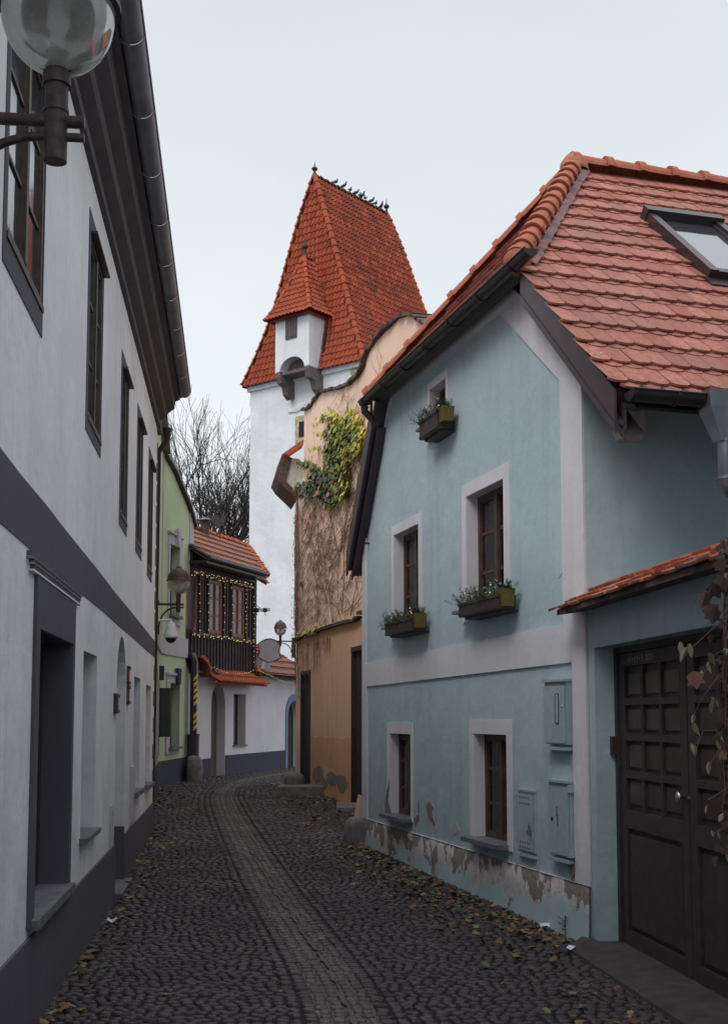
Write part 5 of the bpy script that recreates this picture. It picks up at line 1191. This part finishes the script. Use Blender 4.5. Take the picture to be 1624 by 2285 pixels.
for y_ in (890,920,950): m.tube([aty('cB',940,y_,Y+.1),aty('cB',1000,y_,Y+.04)],.016,6)
m.build('arm','iron',T)
Y = 30.3; T = thing('sign_bracket', aty('cB',950,548,Y), 'empty iron sign bracket with rings and hooks on the timber house', 'bracket')
m = MB()
for y_ in (540,556): m.tube([aty('cB',770,y_+6,Y),aty('cB',1097,y_-1,Y)],.014,6)
m.build('arm','iron',T)
m = MB()
for x_ in (788,968,985,1043,1062): m.tube([aty('cB',x_,531,Y),aty('cB',x_,568,Y)],.030,8)
m.build('ring','iron',T)
m = MB()
for x_ in (975,1052): m.tube([aty('cB',x_,568,Y),aty('cB',x_,585,Y),aty('cB',x_+7,592,Y),aty('cB',x_+2,598,Y)],.009,5)
m.build('hook','iron',T)
m = MB(); P = [(958,483),(968,498),(982,512),(996,522),(1010,532)]; m.tube([aty('cB',x,y,Y) for x,y in P],.010,4); m.build('chain','iron',T)
m = MB(); m.tube([aty('cB',775,560,Y),aty('cB',790,575,Y+.25),aty('cB',780,600,Y+.3)],.012,5); m.build('stay','iron',T)
# fairy lights
bm_ = None
def string(pts, n, w_, label, jt=0, c='cB'):
    global bm_
    P = [WF.P(*WF.q(c,x,y,w_),w_) for x,y in pts]; L = [0]
    for a,b in zip(P,P[1:]): L.append(L[-1]+(b-a).length)
    T = thing('string_lights', P[0], label, 'fairy lights', 'fairy lights on the timber house')
    m = MB(); m.tube(P,.004,3,0,False); m.build('wire','iron',T); n = max(5,int(n*.75))
    for k in range(n):
        s_ = L[-1]*(k+.5)/n; i = max(j for j in range(len(L)-1) if L[j] <= s_); t_ = (s_-L[i])/max(1e-6,L[i+1]-L[i]); p = P[i].lerp(P[i+1],t_)+Vector((R.uniform(-jt,jt),0,R.uniform(-jt,jt)))
        if bm_ is None:
            mm = MB(); mm.lathe((0,0,0),[(0,-.009),(.0072,-.004),(.0072,.004),(0,.009)],6); o = mm.build('bulb','bulb'); o.parent = T; o.location = p-T.location; bm_ = o
        else: o = bm_.copy(); COL.objects.link(o); o.parent = T; o.location = p-T.location
string([(380,208),(440,222),(500,218),(560,245),(620,255),(680,272),(740,285),(800,298),(860,305),(945,330)], 70, .22, 'dense row of fairy lights above the red windows', .05)
string([(380,775),(440,778),(530,785),(600,800),(700,805),(780,825),(860,825),(945,850)], 60, .22, 'dense row of fairy lights below the red windows', .04)
string([(560,1082),(600,1070),(640,1100),(700,1118),(760,1128),(830,1130),(890,1122),(950,1098)], 26, .3, 'sagging fairy lights above the orange pent roof', .01)
string([(950,400),(952,600),(948,820),(955,1050)], 18, .22, 'upright fairy lights on the right corner of the timber wall', .01)
for x_, la in ((455,'between the left and middle red window, nearer the left one'),(535,'along the left edge of the middle red window'),(680,'between the middle and right red window'),(750,'along the left edge of the right red window'),(880,'along the right edge of the right red window')):
    string([(x_,275 if x_ < 600 else 310),(x_+3,500),(x_-4,770)], 9 if x_ < 880 else 16, .2, 'fairy light strand '+la, .015)
string([(975,1060),(1010,1100),(1060,1138),(1120,1152),(1180,1190),(1240,1205),(1320,1218)], 30, .42, 'fairy lights drooping from the small tiled roof on the right', .01)

# ============================================================ FLOWER BOXES
def sprigs(mb, base, n, spread, L, out, mi=0):
    for _ in range(n):
        p = base(); d = (WB.n*R.uniform(*out)+WB.d*R.uniform(-spread,spread)+Vector((0,0,R.uniform(.05,1)))).normalized(); ln = R.uniform(.5,1)*L; k = 7
        for i in range(k):
            q = p+d*ln*i/k; d2 = (d+Vector((0,0,-.10*i/k))).normalized(); sd = d2.orthogonal().normalized(); s2 = d2.cross(sd)
            for j in range(4):
                a = R.uniform(0,2*PI); nd = (d2*1.0+sd*math.cos(a)+s2*math.sin(a)).normalized(); e = q+nd*R.uniform(.03,.055); w_ = nd.orthogonal().normalized()*.0028
                mb.add([q-w_,q+w_,e],[(0,1,2)],mi)
def planter(i, c, L, Rr, top, bot, pot, label, plab, silver=False):
    wo = .20; ul = WB.U(c,L[0],L[1],wo); u0 = WB.U(c,Rr[0],Rr[1],wo); u1 = ul; zb_ = WB.q(c,bot[0],bot[1],wo)[1]; zt_ = WB.q(c,top[0],top[1],wo)[1]; u0,u1 = sorted((u0,u1))
    T = thing('window_box', WB.P((u0+u1)/2,zb_,.1), label, 'window box', 'planted boxes on the upper windows of the blue house')
    m = MB(); a, b = .035, wo
    m.wbox(WB,u0,u1,zb_,zt_,b-.018,b); m.wbox(WB,u0,u1,zb_,zt_,a,a+.018); m.wbox(WB,u0,u0+.018,zb_,zt_,a+.018,b-.018); m.wbox(WB,u1-.018,u1,zb_,zt_,a+.018,b-.018); m.wbox(WB,u0+.018,u1-.018,zb_,zt_-.03,a+.018,b-.018)
    m.wbox(WB,u0-.008,u1+.008,zt_-.02,zt_+.004,b-.004,b+.010); m.wbox(WB,u0-.004,u1+.0,zb_+.01,zb_+.03,b,b+.006); m.build('box','dark_wood',T)
    m = MB(); m.wbox(WB,u0+.03,u1-.03,zb_-.022,zb_-.002,-.05,wo-.05); m.build('support_board','dark_wood',T)
    m = MB(); sprigs(m, lambda: WB.P(R.uniform(u0+.02,u1),zt_-.03,R.uniform(a+.02,b-.01)), 85 if u1-u0 > .7 else 60, .8, .22, (-.2,.9)); sprigs(m, lambda: WB.P(u1-.05,zt_-.03,R.uniform(a,b)), 14, 1.2, .2, (0,.8)); m.build('greenery','needle',T)
    if silver:
        m = MB()
        for _ in range(110):
            p = WB.P(u0+(u1-u0)*.22+R.gauss(0,.05),zt_+.05+R.gauss(0,.035),b-.05+R.gauss(0,.03)); w1 = Vector((R.uniform(-1,1),R.uniform(-1,1),R.uniform(-1,1))).normalized()*.012; w2_ = w1.orthogonal().normalized()*.004
            m.add([p-w1-w2_,p+w1,p-w1+w2_,p-w1*2.2],[(0,1,2,3)])
        m.build('silver_plant','silver_leaf',T)
    # pot
    pu = WB.U(c,pot[0],pot[1],.15); pz = WB.q(c,pot[0],pot[1],.15)[1]; T2 = thing('flower_pot', WB.P(pu,pz,.12), plab, 'flower pot', 'square yellow pots on the upper windows')
    h, w0, w1 = pot[2], pot[3]*.42, pot[3]*.5; P_ = []
    for z, w_ in ((0,w0),(h,w1)):
        for sx, sy in ((-1,-1),(1,-1),(1,1),(-1,1)): P_.append(WB.P(pu+sx*w_,pz+z,.12+sy*w_*.85))
    m = MB(); m.add(P_,[(0,3,2,1),(0,1,5,4),(1,2,6,5),(2,3,7,6),(3,0,4,7)]); m.add([WB.P(pu+sx*w1*.94,pz+h-.015,.12+sy*w1*.8) for sx,sy in ((-1,-1),(1,-1),(1,1),(-1,1))],[(0,1,2,3)],1); m.build('pot',['yellow_pot','earth'],T2)
    m = MB(); sprigs(m, lambda: WB.P(pu+R.uniform(-w1,w1)*.8,pz+h-.02,.12+R.uniform(-w1,w1)*.6), 26, .7, .12, (-.3,.8)); m.build('greenery','needle',T2)
    # little lights
    T3 = thing('string_lights', WB.P(u0,zt_,.15), 'tiny warm lights in the '+label.split(' ',1)[1] if False else 'tiny warm lights among the greenery of the '+['left upper','wide upper','attic'][i]+' window box', 'fairy lights', 'fairy lights in the window boxes')
    P = [WB.P(pu-.04+(u1-pu)*k/11, zt_+.05+R.uniform(-.03,.07), b-.02+R.uniform(-.02,.05)) for k in range(12)]
    m = MB(); P = P[::2]+P[1:4:2]; m.tube(P,.0025,3,0,False); m.build('wire','iron',T3)
    for p in P: o = bm_.copy(); COL.objects.link(o); o.parent = T3; o.location = p-T3.location; o.scale = (.6,)*3
def pin(i, c, potpix, potw, poth, *a, **k): pass
planter(1,'cG',(835,480),(1228,390),(1228,318),(1225,462),(1266,440,.155,.155),'long dark box of conifer sprigs on the wide upper window','yellow square pot at the wide upper window of the blue house',True)
planter(0,'cG',(100,690),(366,620),(352,552),(352,680),(405,655,.155,.155),'dark planted box on the left upper window','yellow square pot at the left upper window of the blue house')
planter(2,'c6',(395,880),(497,830),(495,770),(495,875),(530,838,.150,.155),'short brown planted box on the small attic window','yellow square pot at the attic window of the blue house')

# ============================================================ CLIMBING PLANT ON THE PEACH HOUSE
T = thing('climbing_plant', WP.P(E-.4,.35,.1), 'climbing vine with bare stems and green-yellow leaves covering the peach gable', 'climbing plant')
st_ = MB()
LEAF = [(0,-.5),(.18,-.42),(.48,-.30),(.36,-.02),(.50,.22),(.22,.24),(0,.56),(-.22,.24),(-.50,.22),(-.36,-.02),(-.48,-.30),(-.18,-.42)]
def leaf(mb, p, nrm, up, s, mi=0, fold=.25, shape=LEAF):
    nrm = Vector(nrm).normalized(); up = Vector(up); up = up-nrm*up.dot(nrm)
    if up.length < 1e-4: up = nrm.orthogonal()
    up.normalize(); sd = up.cross(nrm); vs = [Vector(p)+sd*x*s+up*y*s-nrm*abs(x)*s*fold for x,y in shape]+[Vector(p)]
    n = len(shape); mb.add(vs,[(k,(k+1)%n,n) for k in range(n)],mi)
def grow(u, z, ang, L, r, depth, w_=.02, arch_=0, wall=WP, zmin=-9, zmax=99, base_w=0, asp=2.2):
    P = [(u,z)]; n = max(3,int(L/.12)); a = ang
    for k in range(n):
        a += R.uniform(-.13,.13)+arch_; u += math.cos(a)*L/n*asp; z += math.sin(a)*L/n
        if z < zmin: break
        P.append((u,z))
    if len(P) < 2: return
    st_.tube([wall.P(x,y,w_+base_w+R.uniform(0,.012)) for x,y in P],[r*(1-.7*i/len(P)) for i in range(len(P))],3,0,False)
    if depth:
        for k in range(1,len(P)):
            if R.random() < .45:
                sg = R.choice((-1,1)); grow(P[k][0],P[k][1],a+sg*R.uniform(.5,1.1),L*R.uniform(.25,.5),r*.6,depth-1,w_,arch_*1.5+R.uniform(-.06,.06),wall,zmin,zmax,base_w,asp)
    return P
# u grows towards the far (left) end; screen-right is smaller u
cu = lambda x,y: WP.q('cD',x,y)
for (x,y,dx,dy,L) in ((545,1600,0,-1,2.2),(545,1540,-.35,-1,2.0),(550,1500,.5,-1,2.0),(560,1700,.6,-.6,1.6),(530,1650,-.8,-.7,1.6),(570,1980,-.1,-1,2.2),(600,1800,.7,-.8,1.2),(440,1900,-.3,-1,1.8),(360,2050,.2,-1,2.4),(500,2100,-.4,-1,1.8),(640,2000,.3,-1,1.6),(640,1400,.35,-1,1.8),(700,800,-.1,1,1.6),(680,760,-.5,1,1.8)):
    u,z = cu(x,y); grow(u,z,math.atan2(-dy,-dx),L*R.uniform(.9,1.15),.011,2,arch_=R.uniform(-.03,.03),zmin=led[0][1])
u,z = cu(570,1990); 
for k in range(38):   # arching runners from the corner
    y = 1080+k*34+R.uniform(-15,15); u,z = cu(232,y); grow(u,z,PI-R.uniform(-.1,.9),R.uniform(.9,2.2),.006,1,arch_=R.uniform(.0,.055),zmin=led[0][1]-.1)
for k in range(16):
    x = R.uniform(240,700); y = R.uniform(1100,2050); u,z = cu(x,y); grow(u,z,R.uniform(0,2*PI),R.uniform(.6,1.5),.007,1,arch_=R.uniform(-.1,.1),zmin=led[0][1]-.2)
for k in range(34):   # stems hanging down the rounded corner
    x = R.uniform(172,238); y0_ = R.uniform(950,1700); u = E+R.uniform(.02,.34); z = WP.q('cD',x,y0_)[1]; L = R.uniform(1.2,4.2); grow(u,z,-PI/2,L,.009,0,.05,0,zmin=2.0,base_w=.06,asp=.3)
for k in range(26):
    u = E+R.uniform(.35,.62); z = WP.q('cD',150,R.uniform(1050,1900))[1]; grow(u,z,-PI/2,R.uniform(.4,1.1),.004,1,.02,R.uniform(-.08,.08),base_w=.06,asp=.5)
for k in range(40):   # roots and dry stems over the ledge
    x = R.uniform(835,1000); u,z = WP.q('c4',x,1430+R.uniform(0,30)-(x-835)*.33); grow(u,z-.05,-PI/2,R.uniform(.2,.7)*(1.25-(x-835)/220),.006,1,.10,0)
# fine adhesive pads / specks left by old stems
for k in range(700):
    x = 240+abs(R.gauss(0,1))*190; y = R.uniform(1080,2130)
    if x > 720: continue
    u,z = cu(x,y); a = R.uniform(0,PI); l = R.uniform(.01,.04); q1_,q2_ = (math.cos(a)*l,math.sin(a)*l),(-math.sin(a)*.006,math.cos(a)*.006)
    st_.add([WP.P(u-q1_[0]-q2_[0],z-q1_[1]-q2_[1],.004),WP.P(u+q1_[0],z+q1_[1],.012),WP.P(u-q1_[0]+q2_[0],z-q1_[1]+q2_[1],.004)],[(0,1,2)])
for k in range(60):
    x, y = R.uniform(500,850), R.uniform(180,330)
    if x < 560+ (330-y): pass
    u,z = cu(x,y); grow(u,z,R.uniform(0,2*PI),R.uniform(.1,.4),.004,0)
st_.build('stem','vine_stem',T)
lv = MB()
REG = [(400,372),(440,345),(480,330),(500,290),(545,345),(590,372),(640,372),(665,300),(690,285),(700,350),(735,350),(760,440),(795,480),(785,580),(752,660),(705,700),(650,750),(640,870),(655,950),(620,1030),(560,1050),(525,1100),(480,1110),(440,1060),(385,1040),(300,1040),(215,1000),(185,940),(260,895),(330,885),(345,830),(300,800),(240,770),(250,730),(330,720),(370,760),(430,790),(470,760),(470,690),(440,620),(350,640),(330,650),(380,600),(470,610),(470,550),(430,530),(400,500),(450,500),(490,410)]
nn = 0
while nn < 2300:
    x, y = R.uniform(180,800), R.uniform(280,1115)
    if not inpoly(x,y,REG): continue
    dens = .35+.65*min(1,min(abs(y-290)/250,1))
    nn += 1; u,z = cu(x,y)
    f = (x-380)/400*.55+(700-y)/700*.5+R.gauss(0,.22)
    edge = sum(1 for dx,dy in ((30,0),(-30,0),(0,30),(0,-30)) if not inpoly(x+dx,y+dy,REG))
    f += .22*edge
    mi = 1 if f > .58 else (2 if f < .08 or R.random() < .12 else 0)
    if y > 760 and R.random() < .14: mi = 3
    nr = WP.n*1.0+WP.d*R.uniform(-.6,.6)+Vector((0,0,R.uniform(-.1,.9)))
    leaf(lv, WP.P(u,z,R.uniform(.03,.20)), nr, Vector((R.uniform(-.5,.5),0,-1)), R.uniform(.06,.115), mi)
TEN = [[(400,372),(365,385),(335,410),(305,412)],[(500,310),(460,285),(440,262)],[(450,520),(400,490),(360,480),(310,475)],[(430,640),(360,640),(290,680),(230,700)],[(690,300),(640,290),(595,268)],[(735,380),(738,340),(733,300)],[(780,480),(800,455),(790,500)],[(260,740),(210,750),(195,790)],[(200,940),(165,990),(110,1030)],[(280,800),(270,850),(290,880),(260,900)],[(640,620),(660,600)]]
for t_ in TEN:
    for a,b in zip(t_,t_[1:]):
        for k in range(7): x = a[0]+(b[0]-a[0])*k/7+R.uniform(-8,8); y = a[1]+(b[1]-a[1])*k/7+R.uniform(-8,8); u,z = cu(x,y); leaf(lv,WP.P(u,z,.03),WP.n+Vector((R.uniform(-.4,.4),0,.3)),Vector((R.uniform(-.6,.6),0,-1)),R.uniform(.035,.07),1)
for (x,y) in ((375,1320),(330,1170),(345,1245),(385,1475),(425,1490),(462,1512),(372,1530),(250,1380),(235,1735),(240,1940),(385,1755),(415,1660),(690,1890),(590,1110),(260,1060),(340,1105),(385,1170),(655,955),(705,820),(745,690),(515,1530),(240,1990),(350,2110),(410,2060),(290,1690),(120,1100)):
    for k in range(R.randint(1,4)): u,z = cu(x+R.uniform(-14,14),y+R.uniform(-16,16)); leaf(lv,WP.P(u,z,.04),WP.n+Vector((R.uniform(-.4,.4),0,.3)),Vector((R.uniform(-.4,.4),0,-1)),R.uniform(.06,.11),R.choice((2,2,0,3)))
for k in range(420):
    y = R.triangular(1000,2600,2100); u = E+R.uniform(-.12,.42)+(.15 if R.random() < .15 else 0); z = WP.q('cD',200,y)[1]; leaf(lv,WP.P(u,z,R.uniform(.06,.2)),WP.n+Vector((R.uniform(-.6,.6),0,R.uniform(-.3,.5))),Vector((R.uniform(-.4,.4),0,-1)),R.uniform(.025,.06),R.choice((0,2,2,2,1)))
for k in range(150):
    x = R.uniform(822,935); u,z = WP.q('c4',x,1415-(x-822)*.33+R.uniform(-28,12)); leaf(lv,WP.P(u,z,R.uniform(.06,.22)),WP.n+Vector((R.uniform(-.6,.6),0,.8)),Vector((R.uniform(-1,1),0,-.6)),R.uniform(.04,.10),R.choice((0,1,2,3,1)))
lo = lv.build('leaves',['vine_green','vine_yellow','vine_dark','vine_rust'],T)

# ============================================================ TREES
def tree(name, base, H, seed, lean, label, leaves=0, spread=.55, r0=.22, first=.32, dpt=6):
    Q = random.Random(seed); T = thing(name, base, label, 'tree', 'bare trees behind the timber house'); big = MB(); tw = MB(); lf = MB()
    def br(p, d, L, r, dep):
        n = 4 if dep > 1 else 3; P = [p]; dd = d.copy()
        for i in range(n):
            dd = (dd+Vector((Q.uniform(-1,1),Q.uniform(-1,1),Q.uniform(-.5,1)))*.16).normalized(); p = p+dd*L/n; P.append(p)
        (big if dep > 3 else tw).tube(P,[max(.008,r*(1-.38*i/n)) for i in range(n+1)],6 if dep > 3 else 3,0,False)
        if dep == 0:
            if leaves and Q.random() < leaves: leaf(lf,P[-1]+Vector((0,0,-.03)),(Q.uniform(-1,1),-1,Q.uniform(-.3,.6)),(Q.uniform(-1,1),0,-1),.09)
            return
        kids = 3 if dep > 2 else Q.choice((2,3,3))
        for k in range(kids):
            a = Q.uniform(0,2*PI); o_ = dd.orthogonal().normalized(); o2_ = dd.cross(o_); sp = Q.uniform(.35,1.0)*spread*1.5
            nd = (dd+(o_*math.cos(a)+o2_*math.sin(a))*sp+Vector((0,0,.12))).normalized(); st__ = P[-1] if k == 0 else P[Q.randint(2,len(P)-1)]
            br(st__, nd, L*Q.uniform(.62,.86), r*.6, dep-1)
    br(Vector(base), Vector(lean).normalized(), H*first, r0, dpt)
    big.build('trunk','bark',T); tw.build('crown','bark',T)
    if lf.v: lf.build('leaves','dead_leaf',T)
def gp2(px, Y): p = aty('v',px,1600,Y); return (p.x, Y, .4)
tree('bare_tree', gp2(520,55), 13.4, 3, (-.06,0,1), 'forked dark bare tree right beside the tower', 0, .52, .36)
tree('bare_tree', gp2(400,52), 11.6, 11, (.02,0,1), 'bare tree with a few dead leaves at the left', .2, .5, .26, .31, 6)
tree('bare_tree', gp2(465,60), 13.4, 23, (.03,0,1), 'tallest slender bare tree in the middle of the group', .02, .5, .30, .30, 7)
tree('bare_tree', gp2(548,64), 19.5, 31, (-.02,0,1), 'pale far bare tree peeping out behind the tower', 0, .42, .2)

# ============================================================ FALLEN LEAVES AND LITTER
lt = MB()
def gleaf(x, y, s, mi):
    a = R.uniform(0,2*PI); leaf(lt,(x,y,gz(y)+.012+R.uniform(.0,.03)),(R.uniform(-.45,.45),R.uniform(-.45,.45),1),(math.cos(a),math.sin(a),0),s,mi,R.uniform(-.2,.5))
for k in range(820):
    t_ = R.random(); p = WB.P(-1.6+t_*8.2,0,0) if True else 0; off = abs(R.gauss(0,.33))+.04; q = WB.P(-1.4+R.random()**.8*7.6,0,off+.05)
    if q.y < 9.2: q = WG.P(R.uniform(0,5),0,abs(R.gauss(0,.45))+.28)
    gleaf(q.x,q.y,R.uniform(.03,.075),R.choice((0,0,1,1,2,2)))
for k in range(260): u = R.uniform(4,UL); q = WL.P(u,0,abs(R.gauss(0,.14))+.05); gleaf(q.x,q.y,R.uniform(.025,.085),R.choice((0,0,1,2,2)))
for k in range(120): y = R.uniform(17,26); gleaf(lerp(XR,y)-abs(R.gauss(0,.5))-.15,y,R.uniform(.05,.10),R.choice((0,1,2)))
for k in range(60): y = R.uniform(20,28); gleaf(lerp(XL,y)+abs(R.gauss(0,.4))+.1,y,R.uniform(.05,.09),R.choice((0,1,2)))
for k in range(70): y = 5+R.random()*20; gleaf(R.uniform(lerp(XL,y)+.2,lerp(XR,y)-.2),y,R.uniform(.02,.05),R.choice((0,2,1)))
for (x,y,s,mi) in (((1045,2240),0,.11,1),):
    pass
for px,py,s,mi in ((175,1985,.13,0),(190,2010,.13,1),(205,2005,.12,1),(140,2262,.17,0),(160,2255,.10,1),(187,2146,.12,0),(180,2170,.11,1),(262,2064,.07,1),(255,2055,.06,1),(265,1955,.05,0)):
    q = gpt('v',px,py); gleaf(q.x,q.y,s*.6,mi)
tag(lt.build('fallen_leaves',['leaf_ochre','leaf_green','leaf_brown']),'scattered brown and green fallen leaves along the foot of the walls','leaves',kind='stuff')
for px,py,s,la in ((250,2062,.06,'crumpled white paper among leaves at the foot of the white house'),(1268,2128,.065,'crumpled white paper scrap near the garage threshold'),(1215,2075,.06,'small paper scrap below the peeling blue wall'),(1100,1985,.07,'pale paper scrap in the leaves by the middle of the blue wall')):
    q = gpt('v',px,py); m = MB(); n = 9; c_ = q+Vector((0,0,.03)); vs = [c_]+[c_+Vector((math.cos(2*PI*k/n)*s*R.uniform(.6,1.3),math.sin(2*PI*k/n)*s*R.uniform(.4,.9),R.uniform(-.015,.03))) for k in range(n)]
    m.add(vs,[(0,k+1,(k+1)%n+1) for k in range(n)]); tag(m.build('paper_scrap','paper',None,q),la,'paper')
q = gpt('cA',68,1885); T = thing('weed', q, 'small thistle-like weed growing at the corner of the blue wall', 'weed'); m = MB(); m.tube([q,q+Vector((0,0,.16))],.005,4)
for k in range(9):
    a = R.uniform(0,2*PI); h = .03+.013*k; b0 = q+Vector((0,0,h)); e0_ = b0+Vector((math.cos(a)*.08,math.sin(a)*.08,.035)); s_ = Vector((-math.sin(a),math.cos(a),0))*.011; m.add([b0,b0.lerp(e0_,.5)+s_,e0_,b0.lerp(e0_,.5)-s_],[(0,1,2,3)])
m.build('stem','vine_dark',T)

# ============================================================ DRY VINE HANGING AT THE RIGHT
YV = 6.15; T = thing('hanging_vine', WG.P(3.3,2.5,.1), 'dried vine with curled pale leaves hanging in front of the garage door', 'climbing plant')
vp = lambda x,y,Y=YV: aty('cA',x,y,Y)
m = MB()
for k in range(16):
    x = R.uniform(790,850); y = R.uniform(60,400); P = [vp(x,y,YV+R.uniform(-.15,.15))]
    for j in range(10): x += R.uniform(-10,9); y += R.uniform(60,130); P.append(vp(x,y,YV+R.uniform(-.12,.12)))
    m.tube(P,[.005-.0003*j for j in range(len(P))],4,0,False)
for Pp in ([(810,215),(770,230),(735,290),(705,350)],[(812,640),(790,570),(745,600),(700,690)],[(812,730),(770,690),(690,800),(650,890)],[(812,900),(760,940),(700,940),(665,1030)],[(812,1000),(780,1020),(740,1080),(722,1115)],[(812,480),(760,460),(650,560),(600,590)],[(812,1200),(770,1230),(720,1260)],[(812,1380),(770,1400),(745,1415)]): m.tube([vp(*p) for p in Pp],.003,4,0,False)
m.build('stem','red_stem',T)
CURL = [(0,-.5),(.16,-.3),(.22,0),(.14,.3),(0,.6),(-.12,.3),(-.2,0),(-.15,-.3)]
m = MB()
for x,y,s,mi in ((598,565,.12,0),(612,590,.13,0),(640,572,.12,0),(662,708,.15,1),(688,690,.10,0),(738,610,.12,0),(728,650,.10,0),(655,885,.09,0),(668,930,.12,0),(660,1030,.10,0),(650,1020,.08,0),(775,1010,.11,0),(725,1110,.10,0),(742,1412,.06,0),(772,1418,.07,0),(715,1300,.07,0),(745,830,.14,0),(790,1050,.1,1),(700,345,.14,3),(735,395,.16,2),(745,420,.13,2),(760,300,.15,2),(795,260,.14,2),(790,150,.13,2),(805,110,.15,2),(790,830,.15,2),(770,880,.15,2),(800,700,.13,2),(780,1480,.1,2),(760,1540,.1,2)):
    leaf(m,vp(x,y,YV+R.uniform(-.1,.1)),(R.uniform(-.5,.5),-1,R.uniform(-.2,.5)),(R.uniform(-.5,.5),0,-1),s*(.6 if mi > 1 else .62),mi,R.uniform(.3,.8),CURL if mi == 0 else LEAF)
for k in range(120):
    y = R.uniform(70,1560); x = 834-abs(R.gauss(0,1))*28; leaf(m,vp(x,y,YV+R.uniform(-.25,.25)),(R.uniform(-.7,.7),-1,R.uniform(-.5,.7)),(R.uniform(-.8,.8),0,-1),R.uniform(.03,.075),R.choice((2,2,2,2,1,0,3)),R.uniform(.2,.8),R.choice((CURL,LEAF)))
m.build('leaves',['dry_leaf_pale','leaf_brown','leaf_dull','leaf_dull'],T)
